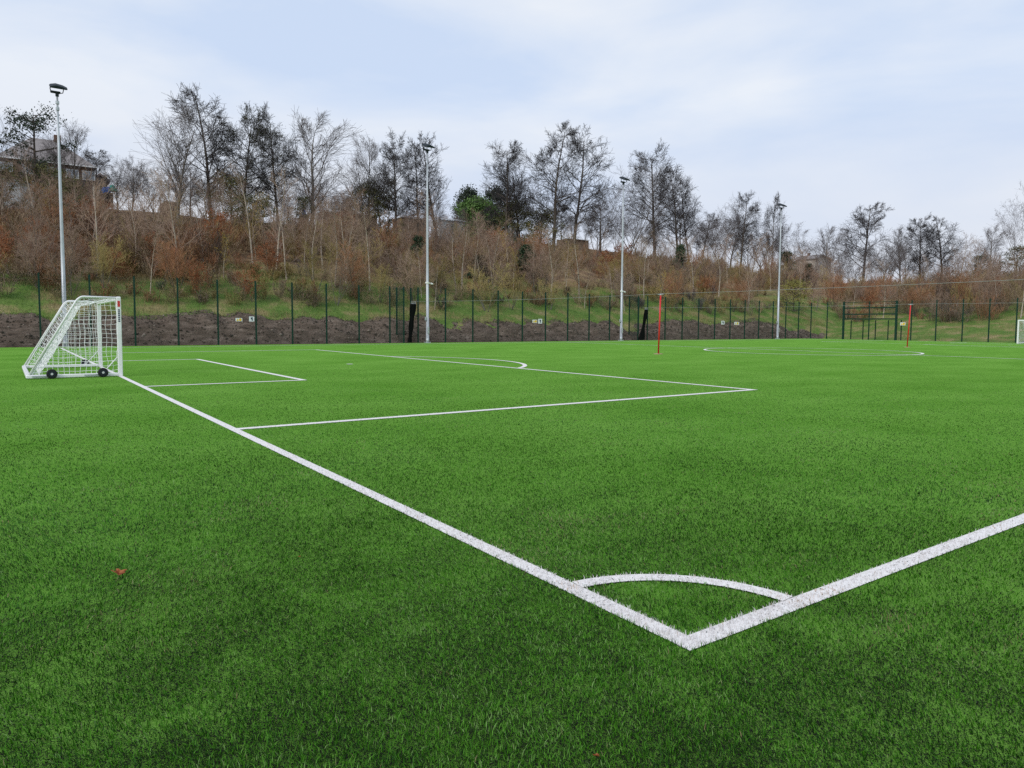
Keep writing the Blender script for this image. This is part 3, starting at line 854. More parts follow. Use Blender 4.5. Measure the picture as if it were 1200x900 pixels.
def join(*vf):
    V = []; F = []; mi = []; o = 0
    for k, (v, f) in enumerate(vf):
        V.append(v); F.append(f+o); mi.append(np.full(len(f), k)); o += len(v)
    return np.concatenate(V), np.concatenate(F), np.concatenate(mi)

one = lambda t: 1.0
cone = lambda t: max(.12, 1.15-t)
def spec_alder(fine=1.0, width=1.0):
    return [dict(seg=9, wig=.035, trop=.03, kids=34, ang=62, lenf=.26*width, start=.28, rf=.45, rmin=.02, prof=lambda t: .35+1.3*math.sin(min(1, (1.06-t)*1.35)*1.35)*(.8 if t < .4 else 1)*.75),
            dict(seg=5, wig=.11, trop=.05, kids=9*fine, ang=42, lenf=.42, start=.25, rf=.6, rmin=.012, prof=lambda t: 1.15-.5*t),
            dict(seg=3, wig=.16, trop=.03, kids=8*fine, ang=40, lenf=.55, start=.15, rf=.7, rmin=.016, prof=one),
            dict(seg=2, wig=.2, trop=.0, kids=0, ang=40, lenf=.5, start=.2, rf=.7, rmin=.0135, prof=one)]
def spec_birch(fine=1.0, width=1.0):
    return [dict(seg=9, wig=.05, trop=.04, kids=22, ang=38, lenf=.36*width, start=.22, rf=.5, rmin=.02, prof=lambda t: .3+1.0*math.sin(min(1, (1.08-t)*1.2)*1.5)),
            dict(seg=6, wig=.07, trop=.06, kids=11*fine, ang=30, lenf=.38, start=.2, rf=.6, rmin=.010, prof=lambda t: 1.2-.5*t),
            dict(seg=4, wig=.10, trop=.05, droop=True, kids=9*fine, ang=28, lenf=.6, start=.1, rf=.7, rmin=.013, prof=one),
            dict(seg=3, wig=.12, trop=-.10, kids=0, ang=40, lenf=.5, start=.2, rf=.7, rmin=.0115, prof=one)]
def spec_vase(fine=1.0, width=1.0):
    return [dict(seg=4, wig=.05, trop=.02, kids=8, ang=30*width, lenf=2.9, start=.45, rf=.62, rmin=.05, prof=lambda t: .8+.3*t),
            dict(seg=7, wig=.08, trop=.06, kids=9, ang=34, lenf=.42, start=.22, rf=.55, rmin=.02, prof=lambda t: 1.25-.7*t),
            dict(seg=5, wig=.10, trop=.05, kids=8*fine, ang=36, lenf=.46, start=.15, rf=.6, rmin=.011, prof=lambda t: 1.15-.5*t),
            dict(seg=3, wig=.13, trop=.02, kids=8*fine, ang=34, lenf=.62, start=.1, rf=.7, rmin=.014, prof=one),
            dict(seg=2, wig=.15, trop=.0, kids=0, ang=40, lenf=.5, start=.2, rf=.7, rmin=.012, prof=one)]
def make_tree_meshes(kind, seed, H=15.0, fine=1.0, width=1.0, lean=(0, 0), leaves=None, leafn=1, bark='bark_dark', twig='twig_dark', lsize=.06, maxtip=1e9):
    t = Tree(seed); g = t.g
    spec = dict(alder=spec_alder, birch=spec_birch, vase=spec_vase)[kind](fine, width)
    hl = H if kind != 'vase' else H*.26
    t.branch(np.zeros(3), np.array([lean[0], lean[1], 1.0]), hl, H*.016 if kind != 'vase' else H*.022, 0, spec)
    thick = [s for s in t.segs if s[4] <= 1]; thin = [s for s in t.segs if s[4] > 1]
    v1, f1 = seg_arrays([s for s in thick if s[4] == 0], 8); v2, f2 = seg_arrays([s for s in thick if s[4] == 1], 5)
    V, F, mi = join((v1, f1), (v2, f2))
    trunk = np_mesh('trunk', V, F, M[bark], smooth=True)
    z0 = -.4
    parts = [seg_arrays(thin, 3)]
    mats = [M[twig]]
    if leaves:
        tips = np.array([s[1] for s in thin if s[4] >= 2] )
        if len(tips) > maxtip: tips = tips[g.choice(len(tips), int(maxtip), False)]
        parts.append(bits(tips, lsize, g, leafn, lsize*1.8)); mats.append(M[leaves])
    V, F, mi = join(*parts)
    crown = np_mesh('crown', V, F, mats=mats, midx=mi)
    top = V[:,2].max()
    return trunk, crown, top, len(F)

lib = {}
def add_lib(key, n, **kw):
    seed0 = sum(ord(c)*(i+3) for i, c in enumerate(key)) % 9973
    lib[key] = [make_tree_meshes(seed=seed0+17*i, **kw) for i in range(n)]
add_lib('alder', 5, kind='alder', fine=1.2, leaves='alder_bits', lsize=.024, maxtip=6500)
add_lib('alder_leafy', 1, kind='alder', fine=1.0, width=1.15, leaves='alder_leaf', lsize=.06, leafn=2, maxtip=7000)
add_lib('alder_lean', 2, kind='alder', fine=.9, width=.9, lean=(.14, 0), leaves='alder_bits', lsize=.024, maxtip=6000)
add_lib('birch', 3, kind='birch', fine=1.0, width=1.0, bark='bark_grey', twig='twig_grey')
add_lib('vase', 4, kind='vase', fine=.75, bark='bark_grey', twig='twig_grey')

used_tree = 0
def place_tree(key, idx, px, pytop, Y, label, cat='tree', group='tall bare trees along the ridge', name=None, wid=1.0, rz=None, X=None, sink=.25):
    """stands on the ground at distance Y; height from what is seen"""
    trunk, crown, top, _ = lib[key][idx % len(lib[key])]
    p = on_y(px, 300, Y) if X is None else on_x(px, 300, X)
    x, y = p[0], p[1]; zb = tz(x, y)-sink
    q = on_y(px, pytop, Y) if X is None else on_x(px, pytop, X)
    s = (q[2]-zb)/top
    root = empty(name or 'bare_tree', (x, y, zb), 0 if rz is None else rz, label, cat, group)
    root.scale = (s*wid, s*wid, s)
    link('trunk', trunk, root); link('crown', crown, root)
    return root
g0 = random.Random(5)
RT = [  # key, idx, px, top, Y, width, name, label
 ('vase',0, 4,108, 96,1.1,'bare_tree','bare spreading tree cut by the left edge of the photo'),
 ('birch',2, 92,142,104,1.0,'bare_tree','thin bare tree just right of the leftmost floodlight mast'),
 ('birch',2, 66,168,100,1.3,'bare_tree','fine bare tree in front of the hipped house, just left of the first mast'),
 ('vase',1,100,180, 98,1.1,'bare_tree','low bare tree screening the right end of the hipped house'),
 ('vase',1, 30,168, 99,1.2,'bare_tree','low bare tree screening the left end of the hipped house'),
 ('vase',2,140,176,106,1.0,'bare_tree','small fan shaped bare tree right of the big gabled house'),
 ('birch',0,211,118, 84,1.1,'birch_tree','pale trunked birch with wide arching crown, leftmost of the tall ridge clump'),
 ('alder',0,249,103, 88,1.0,'alder_tree','tallest bare alder of the left ridge clump, right of the arching birch'),
 ('alder_leafy',0,287,118, 85,1.0,'alder_tree','dark alder still holding small leaves, middle of the left clump'),
 ('alder',1,326,119, 84,.85,'alder_tree','slim bare alder just right of the leafy dark alder'),
 ('vase',1,345,180, 84,.9,'bare_tree','low forked bare tree between the slim alder and the broad birch'),
 ('birch',1,365,128, 90,1.3,'birch_tree','broad bare birch at the right end of the left ridge clump'),
 ('vase',3,240,188,104,1.1,'bare_tree','low bare tree behind the tallest alder of the left clump'),
 ('vase',0,395,196,100,1.0,'bare_tree','low bare tree on the ridge right of the broad birch'),
 ('vase',2,418,196, 92,1.0,'bare_tree','low fan shaped bare tree left of the narrow birch'),
 ('birch',2,436,155, 92,.85,'birch_tree','narrow upright birch left of the second floodlight mast'),
 ('alder',2,464,150, 90,.9,'alder_tree','pointed bare alder just left of the second floodlight mast'),
 ('alder',3,490,162, 92,.8,'alder_tree','slim bare alder right behind the second floodlight mast'),
 ('alder_lean',0,514,152, 90,.85,'alder_tree','dense alder just right of the second floodlight mast'),
 ('vase',1,552,226,104,1.0,'bare_tree','small low bare tree above the bright green hedge'),
 ('alder',4,592,165, 94,1.05,'alder_tree','pointed bare alder standing right of the bright green hedge'),
 ('alder',1,609,188, 98,.9,'alder_tree','shorter alder behind the pointed one right of the green hedge'),
 ('vase',0,632,194, 94,1.1,'bare_tree','spreading bare tree left of the twin tall alders'),
 ('alder',0,648,144, 88,.95,'alder_tree','left stem of the twin tall alders in mid photo'),
 ('alder_lean',1,670,146, 90,1.0,'alder_tree','right leaning stem of the twin tall alders in mid photo'),
 ('vase',3,699,196, 86,1.05,'bare_tree','spreading bare tree between the twin alders and the third floodlight mast'),
 ('vase',2,738,182, 92,1.0,'bare_tree','wide bare tree behind the third floodlight mast'),
 ('alder',2,767,163, 90,1.0,'alder_tree','tall bare alder right of the third floodlight mast'),
 ('alder',3,794,192, 94,.9,'alder_tree','middling alder just right of the tall one by the third mast'),
 ('alder_lean',0,808,204, 96,.75,'alder_tree','thin leaning alder, second right of the tall one by the third mast'),
 ('vase',1,829,226, 96,1.0,'bare_tree','bare round crowned tree midway between third and fourth masts'),
 ('alder',4,868,222, 98,.9,'alder_tree','pointed dark alder left of the rightmost floodlight mast'),
 ('vase',0,892,238, 96,1.0,'bare_tree','spreading bare tree just left of the rightmost floodlight mast'),
 ('alder',1,905,222,100,.5,'alder_tree','thin spiky stem directly left of the rightmost mast head'),
 ('vase',3,928,250, 92,1.25,'bare_tree','broad bare tree just right of the rightmost floodlight mast'),
 ('vase',2,985,258,104,1.0,'bare_tree','round bare tree left of the large dark alder beyond the corner'),
 ('alder',0,1012,234,100,1.1,'alder_tree','large dark alder above the green steel fence bay'),
 ('vase',1,1036,256, 96,1.0,'bare_tree','bare tree directly right of the large dark alder above the bay'),
 ('birch',0,1057,262, 92,1.1,'birch_tree','fine twigged birch midway between the large alder and the paired alders'),
 ('alder',2,1080,248, 84,1.0,'alder_tree','left one of the paired alders above the end fence'),
 ('alder',3,1106,250, 80,1.05,'alder_tree','right one of the paired alders above the end fence'),
 ('vase',0,1138,278, 72,1.1,'bare_tree','low rounded bare tree right of the paired alders'),
 ('birch',1,1160,262, 66,1.0,'birch_tree','fine bare tree left of the big tree at the right edge'),
 ('vase',3,1196,212, 58,.75,'bare_tree','big bare spreading tree at the right edge of the photo'),
]
for key, idx, px, top, Y, wd, nm, lab in RT:
    rz = g0.uniform(0, 6.28) if 'lean' not in key else (-CY_*0+R(-25) if idx == 1 else R(150))
    place_tree(key, idx, px, top, Y, lab, wid=wd, rz=rz, name=nm)

# low bare trees filling the skyline behind the tall ones
gb = np.random.default_rng(91); BT = []
for px in list(np.arange(118, 690, 15.5)) + list(np.arange(692, 960, 15.0)) + list(np.arange(966, 1200, 15.0)):
    px = px+gb.uniform(-9, 9); Y = gb.uniform(98, 114) if px < 960 else gb.uniform(82, 100)
    BT.append((px, Y, gb.uniform(5.5, 9.5) if px < 690 else gb.uniform(8.5, 14), ['vase', 'birch', 'vase', 'alder'][int(gb.integers(4))]))
_MX = [75, 501, 728, 911]; cn = {}
_ORD = [w_ for w_ in 'first second third fourth fifth sixth seventh eighth ninth tenth eleventh twelfth thirteenth fourteenth fifteenth sixteenth seventeenth eighteenth nineteenth twentieth twenty-first twenty-second twenty-third twenty-fourth twenty-fifth twenty-sixth twenty-seventh twenty-eighth twenty-ninth thirtieth thirty-first thirty-second'.split()]
_ZN = ['left of leftmost mast', 'between first and second masts', 'between second and third masts', 'between third and fourth masts', 'right of rightmost mast']
for i, (px, Y, H, key) in enumerate(BT):
    zn = sum(px > m for m in _MX); k = cn.get(zn, 0); cn[zn] = k+1
    p = on_y(px, 300, Y); tp = to_px(p[0], Y, tz(p[0], Y)+H)[1]
    place_tree(key, i, px, tp, Y, 'low bare tree on the far skyline, %s from left, %s' % (_ORD[k], _ZN[zn]), wid=gb.uniform(.95, 1.3), rz=gb.uniform(0, 6.28), group='low bare trees on the skyline')

# --- pines and evergreen shapes
def pine_meshes(seed, H, clumps, trunk_r, crown_lo, spread, shape, needle='needle', size=.16, per=90, bark='bark_dark'):
    g = np.random.default_rng(seed); segs = []; P = []
    segs.append((np.zeros(3), np.array([0,0,H*.5]), trunk_r, trunk_r*.7)); segs.append((np.array([0,0,H*.5]), np.array([.05,0,H*.97]), trunk_r*.7, trunk_r*.15))
    for i in range(clumps):
        t = crown_lo+(1-crown_lo)*g.random(); rad = spread*shape((t-crown_lo)/(1-crown_lo))*math.sqrt(g.uniform(.08, 1)); a = g.random()*6.283
        c = np.array([rad*math.cos(a), rad*math.sin(a), H*t+g.normal(0,.1)])
        segs.append((np.array([0,0,max(.2, H*t-rad*.35)]), c, trunk_r*.22+.01, .012))
        cs = spread*.16*g.uniform(.6, 1.4)
        P.append(c+g.normal(0, 1, (per, 3))*np.array([cs, cs, cs*.55]))
    v, f = seg_arrays([(a, b, c, d, 0) for a, b, c, d in segs], 6)
    trunk = np_mesh('trunk', v, f, M[bark], smooth=True)
    v, f = bits(np.concatenate(P), size, g)
    crown = np_mesh('crown', v, f, M[needle])
    return trunk, crown, H, 0
lib['scots'] = [pine_meshes(1, 12, 40, .2, .40, 3.0, lambda t: .35+.75*math.sin(min(1, t*1.1+.12)*2.6), 'pine_needle', .11, 80)]
lib['conifer'] = [pine_meshes(s, 5, 60, .08, .08, 1.5, lambda t: 1.08-t, 'needle', .10, 90) for s in (2, 3)]
lib['ivy'] = [pine_meshes(s, 7, 62, .12, .10, 2.6, lambda t: .25+.9*math.sin(min(1, t+.1)*2.9), 'ivy', .085, 95) for s in (4, 5)]
lib['hedge'] = [pine_meshes(6, 5, 170, .12, .02, 3.6, lambda t: math.sqrt(max(.02, 1-t*t)), 'hedge', .15, 110)]
lib['gorse'] = [pine_meshes(8, 3, 70, .05, .10, 1.7, lambda t: math.sqrt(max(.03, 1-t*t)), 'gorse', .05, 45)]
lib['pinelow'] = [pine_meshes(9, 9, 80, .12, .05, 3.4, lambda t: 1.05-.75*t, 'pine_needle', .15, 90)]
EV = [
 ('scots', 45,129, 92,1.0,'scots_pine','scots pine','dark flat topped pine in front of the gabled house at left'),
 ('ivy', 6,196,92,1.0,'evergreen_bush','bush','dark evergreen bush at the left edge below the bare tree'),
 ('ivy', 62,196,90,1.3,'evergreen_bush','bush','olive green bush in front of the gabled house beside the pine'),
 ('ivy', 84,212,86,1.3,'evergreen_bush','bush','olive bush just right of the leftmost floodlight mast'),
 ('ivy',272,206,84,1.0,'evergreen_bush','bush','dark ivy covered bush under the tallest alder of the left clump'),
 ('ivy',300,232,80,1.4,'evergreen_bush','bush','mossy green bush below the leafy dark alder'),
 ('ivy',356,232,84,.9,'evergreen_bush','bush','round dark green bush at the foot of the broad birch'),
 ('ivy',432,218,92,1.1,'evergreen_bush','bush','olive green bush on the ridge under the narrow birch'),
 ('ivy',456,212,93,.6,'evergreen_bush','bush','dark round bush under the pointed alder left of the second mast'),
 ('hedge',560,236,106,.9,'hedge','hedge','bright green rounded hedge on the ridge in mid photo'),
 ('pinelow',548,222,110,1.0,'pine_tree','pine','dark pine behind the bright green hedge, left one'),
 ('pinelow',582,222,112,1.1,'pine_tree','pine','dark pine behind the bright green hedge, right one'),
 ('ivy',606,238,94,1.2,'evergreen_bush','bush','dark olive bush at the foot of the pointed alder right of the hedge'),
 ('ivy',634,248,90,1.2,'evergreen_bush','bush','dark bush at the foot of the spreading tree left of the twin alders'),
 ('conifer',490,278,68,1.2,'young_pine','pine','small dark pine just left of the second floodlight mast'),
 ('conifer',516,318,60,1.3,'young_pine','pine','low dark pine right of the second floodlight mast near the fence'),
 ('conifer',562,300,62,1.7,'young_pine','pine','wide dull green pine low on the slope, right of the second mast'),
 ('conifer',616,288,64,1.3,'young_pine','pine','blue green pine halfway between the second and third masts'),
 ('conifer',738,322,60,1.0,'young_pine','pine','low pine just right of the third floodlight mast behind the fence'),
 ('conifer',798,288,74,1.0,'young_pine','pine','small blue green pine between the third and fourth masts'),
 ('conifer',922,296,78,1.3,'young_pine','pine','dark pine immediately right of the rightmost floodlight mast'),
 ('conifer',948,310,76,1.1,'young_pine','pine','smaller dark pine further right of the rightmost floodlight mast'),
 ('gorse',932,328,54,1.0,'gorse_bush','bush','yellow green gorse bush behind the fence at the rightmost mast'),
 ('ivy',1150,300,72,1.3,'evergreen_bush','bush','olive bush below the fine tree near the right edge'),
 ('ivy',1192,290,64,1.4,'evergreen_bush','bush','olive bush at the right edge below the big spreading tree'),
]
for i, (key, px, top, Y, wd, nm, cat, lab) in enumerate(EV):
    place_tree(key, i, px, top, Y, lab, cat, 'evergreens on the slope', nm, wid=wd, rz=g0.uniform(0, 6.28))

# --- young trees and shrubs
def sapling_meshes(seed, H, stems, bark, twig, leaves=None, n1=20, n2=7, spread=.32, lsize=.06, leafn=1, rt=.035, up=40, n3=4):
    t = Tree(seed); g = t.g
    sp = [dict(seg=7, wig=.045, trop=.04, kids=n1, ang=up, lenf=spread, start=.22, rf=.5, rmin=.012, prof=lambda t: .35+.9*math.sin(min(1, 1.1-t)*1.5)),
          dict(seg=4, wig=.10, trop=.06, kids=n2, ang=34, lenf=.45, start=.15, rf=.7, rmin=.0075, prof=lambda t: 1.1-.4*t),
          dict(seg=2, wig=.14, trop=.04, kids=n3, ang=32, lenf=.55, start=.1, rf=.8, rmin=.0065, prof=one),
          dict(seg=2, wig=.16, trop=.02, kids=0, ang=30, lenf=.5, start=.2, rf=.8, rmin=.0065, prof=one)]
    for k in range(stems):
        a = g.random()*6.283; ln = 0 if stems == 1 else g.uniform(.15, .5)
        t.branch(np.array([math.cos(a)*.1, math.sin(a)*.1, 0])*(stems > 1), np.array([ln*math.cos(a), ln*math.sin(a), 1]), H*(1 if k == 0 else g.uniform(.7, 1)), rt, 0, sp)
    v, f = seg_arrays([s for s in t.segs if s[4] == 0], 6); trunk = np_mesh('trunk', v, f, M[bark], smooth=True)
    parts = [seg_arrays([s for s in t.segs if s[4] > 0], 3)]; ms = [M[twig]]
    if leaves:
        parts.append(bits(np.array([s[1] for s in t.segs if s[4] > 1]), lsize, g, leafn, lsize)); ms.append(M[leaves])
    V, F, mi = join(*parts); crown = np_mesh('crown', V, F, mats=ms, midx=mi)
    return trunk, crown, float(V[:,2].max()), len(F)
lib['sap_birch'] = [sapling_meshes(100+i, 6.5, 1, 'bark_birch', 'twig_purple', rt=.075) for i in range(4)]
lib['sap_brown'] = [sapling_meshes(120+i, 5, 4, 'bark_grey', 'twig_purple', spread=.30, n1=15) for i in range(3)]
lib['sap_red'] = [sapling_meshes(130+i, 5, 5, 'bark_dark', 'twig_red', spread=.28, n1=14) for i in range(3)]
lib['sap_olive'] = [sapling_meshes(140+i, 4.5, 4, 'bark_grey', 'twig_olive', spread=.32, n1=14) for i in range(2)]
lib['beech'] = [sapling_meshes(150+i, 4, 3, 'bark_grey', 'twig_red', 'rust_leaf', spread=.38, n1=14, lsize=.055) for i in range(2)]
lib['yellow'] = [sapling_meshes(160+i, 5.5, 1, 'bark_birch', 'twig_olive', 'yellow_leaf', spread=.3, n1=16, n2=6, n3=1, lsize=.055, rt=.05) for i in range(2)]

MX = [75, 501, 728, 911]
ZN = ['left of leftmost mast', 'between first and second masts', 'between second and third masts', 'between third and fourth masts', 'right of rightmost mast']
def zone(px): return sum(px > m for m in MX)
def band(d): return 0 if d < 15 else 1 if d < 24 else 2 if d < 34 else 3
BN = ['at slope foot', 'low on slope', 'high on slope', 'below ridge']
ORD = 'first second third fourth fifth sixth seventh eighth ninth tenth eleventh twelfth thirteenth fourteenth fifteenth sixteenth seventeenth eighteenth nineteenth twentieth twenty-first twenty-second twenty-third twenty-fourth twenty-fifth twenty-sixth twenty-seventh twenty-eighth twenty-ninth thirtieth thirty-first thirty-second thirty-third thirty-fourth'.split()
KD = {'sap_birch': ('birch_sapling', 'tree', 'pale stemmed young birch', 'young birches on the slope'),
      'sap_brown': ('bare_shrub', 'shrub', 'brown purple bare shrub', 'bare shrubs on the slope'),
      'sap_red': ('red_shrub', 'shrub', 'reddish bare shrub', 'reddish shrubs on the slope'),
      'sap_olive': ('olive_shrub', 'shrub', 'olive brown bare shrub', 'olive shrubs on the slope'),
      'beech': ('beech_shrub', 'shrub', 'rust leaved beech shrub', 'beeches with rust leaves'),
      'yellow': ('yellow_sapling', 'tree', 'slim sapling with yellow leaves', 'yellow leaved saplings')}
ITEMS = []
def item(key, x, y, H): ITEMS.append((key, x, y, H, to_px(x, y, tz(x, y))[0]))
# noticed individually
for key, px, py, d, H in (
    ('beech', 105, 0, 24, 4.5), ('beech', 318, 0, 10, 3.2), ('beech', 30, 0, 14, 4), ('beech', 242, 0, 17, 5), ('beech', 190, 0, 10, 2.8), ('beech', 136, 0, 9, 2.6),
    ('beech', 718, 0, 22, 5.5), ('beech', 565, 0, 30, 5), ('beech', 590, 0, 27, 5), ('beech', 12, 0, 10, 3.5), ('beech', 400, 0, 26, 5),
    ('yellow', 662, 0, 16, 6.0), ('yellow', 596, 0, 16, 5.4), ('yellow', 447, 0, 18, 5), ('yellow', 205, 0, 28, 5), ('yellow', 300, 0, 20, 5.5), ('yellow', 262, 0, 10, 4),
    ('yellow', 868, 0, 22, 5.5), ('yellow', 840, 0, 20, 4.6), ('yellow', 625, 0, 26, 6), ('yellow', 750, 0, 12, 4), ('yellow', 310, 0, 27, 6),
    ('sap_birch', 209, 0, 11, 9), ('sap_birch', 336, 0, 9.5, 6), ('sap_birch', 393, 0, 9, 7.5), ('sap_birch', 433, 0, 8, 8), ('sap_birch', 535, 0, 8.5, 6.5), ('sap_birch', 541, 0, 10, 8),
    ('sap_birch', 646, 0, 8, 7.5), ('sap_birch', 679, 0, 7.5, 8.5), ('sap_birch', 577, 0, 12, 6), ('sap_birch', 813, 0, 11, 8), ('sap_birch', 157, 0, 24, 6), ('sap_birch', 160, 0, 14, 7),
    ('sap_birch', 755, 0, 9, 8), ('sap_birch', 564, 0, 8, 5), ('sap_birch', 626, 0, 12, 6.5)):
    Y = 48.3+d; p = on_y(px, 330, Y); item(key, p[0], Y, H)
gs = np.random.default_rng(21)
cands = 0
def clear(px, d):      # the open grassy clearing above the bank, left of the second mast
    return (230 < px < 470 and d < 15 and gs.random() < .75)
kinds = ['sap_brown', 'sap_red', 'sap_birch', 'sap_olive', 'beech', 'yellow']
cnt = 0
tries = 0
pts_used = [(i[1], i[2]) for i in ITEMS]
while cnt < 335 and tries < 12000:
    tries += 1
    px = gs.uniform(-10, 1205)
    if px < 965:
        d = gs.uniform(9, 44) if gs.random() < .78 else gs.uniform(4.2, 10); Y = 48.3+d; p = on_y(px, 330, Y); x, y = p[0], Y
    else:
        d = gs.uniform(12, 46); X = 79+d; p = on_x(px, 330, X); x, y = X, p[1]; d = d*.9
    if x > 170 or y > 100: continue
    if px < 965 and clear(px, d): continue
    if any((x-a)**2+(y-b)**2 < 2.1 for a, b in pts_used): continue
    nz = vnoise(np.array([x*.09]), np.array([y*.13]))[0]
    pr = np.array([.27, .17+.3*max(0, nz), .38, .11+.25*max(0, -nz), .07, .09]); pr /= pr.sum()
    key = kinds[gs.choice(6, p=pr)]
    H = {'sap_birch': gs.uniform(5.5, 9.5), 'sap_brown': gs.uniform(3.5, 6.5), 'sap_red': gs.uniform(3, 5.5), 'sap_olive': gs.uniform(2.5, 5), 'beech': gs.uniform(1.8, 3.6), 'yellow': gs.uniform(3, 5.5)}[key]
    if d > 29: H *= .68
    if d < 10: H = min(H, 5.0)
    item(key, x, y, H); pts_used.append((x, y)); cnt += 1
groups = {}
for it in ITEMS:
    d = max(it[2]-48.3, (it[1]-79)*.9)
    groups.setdefault((it[0], zone(it[4]), band(d)), []).append(it)
for (key, zn, bd), lst in groups.items():
    lst.sort(key=lambda i: i[4])
    nm, cat, desc, grp = KD[key]
    for k, (_, x, y, H, px) in enumerate(lst):
        vs = lib[key]; tr, cr, top, _n = vs[int(gs.integers(len(vs)))]
        s = H/top; wdt = s*gs.uniform(.85, 1.25)
        lab = '%s, %s %s, %s' % (desc, ('only one' if len(lst) == 1 else ORD[k]+' from left'), BN[bd], ZN[zn])
        r = empty(nm, (x, y, tz(x, y)-.12), gs.uniform(0, 6.28), lab, cat, grp)
        r.scale = (wdt, wdt, s)
        link('trunk', tr, r); link('crown', cr, r)

# --- brushwood: a dense mass of twigs nobody could count
def brush():
    g = np.random.default_rng(77)
    protos = []
    for i in range(6):
        t = Tree(300+i)
        sp = [dict(seg=4, wig=.12, trop=.03, kids=11, ang=38, lenf=.42, start=.1, rf=.7, rmin=.010, prof=lambda t: 1.1-.5*t),
              dict(seg=3, wig=.14, trop=.05, kids=6, ang=34, lenf=.5, start=.1, rf=.8, rmin=.0075, prof=one),
              dict(seg=2, wig=.16, trop=.02, kids=0, ang=30, lenf=.5, start=.2, rf=.8, rmin=.0065, prof=one)]
        for k in range(9):
            a = t.g.random()*6.283; ln = t.g.uniform(.1, .9)
            t.branch(np.array([math.cos(a)*.3, math.sin(a)*.3, 0]), np.array([ln*math.cos(a), ln*math.sin(a), 1]), t.g.uniform(1.3, 2.3), .018, 0, sp)
        S = t.segs
        protos.append((np.array([s[0] for s in S]), np.array([s[1] for s in S]), np.array([s[2] for s in S]), np.array([s[3] for s in S])))
    tw = [M['twig_purple'], M['twig_red'], M['twig_olive'], mat('dry_stems', (.36,.28,.17), .9, .1, noise=(1.2, (.27,.21,.13), .4, .6)), M['twig_grey']]
    mats = []
    for m in tw:
        mats.append(m)
    Vs = []; Fs = []; Ms = []; off = 0
    n = 0
    while n < 1700:
        px = g.uniform(-40, 1240)
        if px < 985:
            d = 9+44*g.random()**.95; Y = 48.3+d; p = on_y(px, 330, Y); x, y = p[0], Y
        else:
            X = 79+10+45*g.random(); p = on_x(px, 330, X); x, y = X, p[1]; d = (X-79)*.9
            if y > 95: continue
        if x > 190: continue
        if n >= 1400 and px < 985:
            d = 4.2+9*g.random(); Y = 48.3+d; p = on_y(px, 330, Y); x, y = p[0], Y
        cl = fbm(np.array([x*.11]), np.array([y*.16]), 2)[0]
        if n < 1400:
            if d < 14 and cl < .18 : continue
            if d < 20 and cl < -.12: continue
        P0, P1, R0, R1 = protos[int(g.integers(6))]
        s = g.uniform(.6, 1.5)*(.45 if d > 42 else .6 if d > 30 else 1)*(g.uniform(.35,.75) if n >= 1400 else 1); a = g.random()*6.283; c, sn = math.cos(a)*s, math.sin(a)*s
        rot = np.array([[c, -sn, 0], [sn, c, 0], [0, 0, s*g.uniform(.8, 1.2)]])
        o = np.array([x, y, tz(x, y)-.1])
        v, f = tubes_np(P0@rot.T+o, P1@rot.T+o, R0*1.25, R1*1.25, 1)
        Vs.append(v); Fs.append(f+off); off += len(v)
        pr = np.array([.32, .18+.3*max(0, cl), .22, .20, .10]); pr /= pr.sum()
        if n >= 1400: pr = np.array([.18, .2, .2, .38, .04])
        Ms.append(np.full(len(f), g.choice(5, p=pr))); n += 1
    me = np_mesh('brushwood', np.concatenate(Vs), np.concatenate(Fs), mats=mats, midx=np.concatenate(Ms))
    tag(link('brushwood', me), 'tangled brown undergrowth covering the hillside between the trees', 'undergrowth', kind='stuff')
brush()

# --- rough grass on the slope above the earth bank
def rough_grass():
    g = np.random.default_rng(31)
    N = 90000
    x = g.uniform(-14, 84, N); y = 50.2+g.random(N)**1.3*14
    N2 = 26000
    x2 = 79.5+g.random(N2)*18; y2 = g.uniform(8, 52, N2)
    x = np.r_[x, x2]; y = np.r_[y, y2]
    z = terrain(x, y)
    z = np.maximum(z, np.where((y < 51.8) & (x < 83), bank_z(x, y), -9))
    tan = fbm(x*.5, y*.8, 4)+.22*np.clip((y-53.6)/4, -1, 1)+.05
    istan = tan+g.normal(0, .12, len(x)) > .10
    h = np.where(istan, g.uniform(.15, .5, len(x)), g.uniform(.08, .22, len(x)))
    w = np.where(istan, .012, .014)
    a = g.random(len(x))*6.283; lx = g.normal(0, .35, len(x)); ly = g.normal(0, .35, len(x))
    wx_ = np.cos(a)*w; wy_ = np.sin(a)*w
    V = np.stack([np.stack([x-wx_, y-wy_, z-.03], 1), np.stack([x+wx_, y+wy_, z-.03], 1), np.stack([x+lx*h, y+ly*h, z+h], 1)], 1)
    F = np.arange(len(x))[:,None]*3+np.array([[0,1,2]])
    tanm = [mat('grass_tan', (.34,.27,.14), .9, .1, noise=(1.5, (.25,.20,.09), .4, .6)), mat('grass_green', (.17,.27,.055), .8, .2, noise=(1.5, (.115,.22,.035), .4, .6))]
    me = np_mesh('rough_grass', V.reshape(-1, 3), F, mats=tanm, midx=np.where(istan, 0, 1))
    tag(link('rough_grass', me), 'rough green and straw coloured grass above the earth bank', 'grass', kind='stuff')
rough_grass()

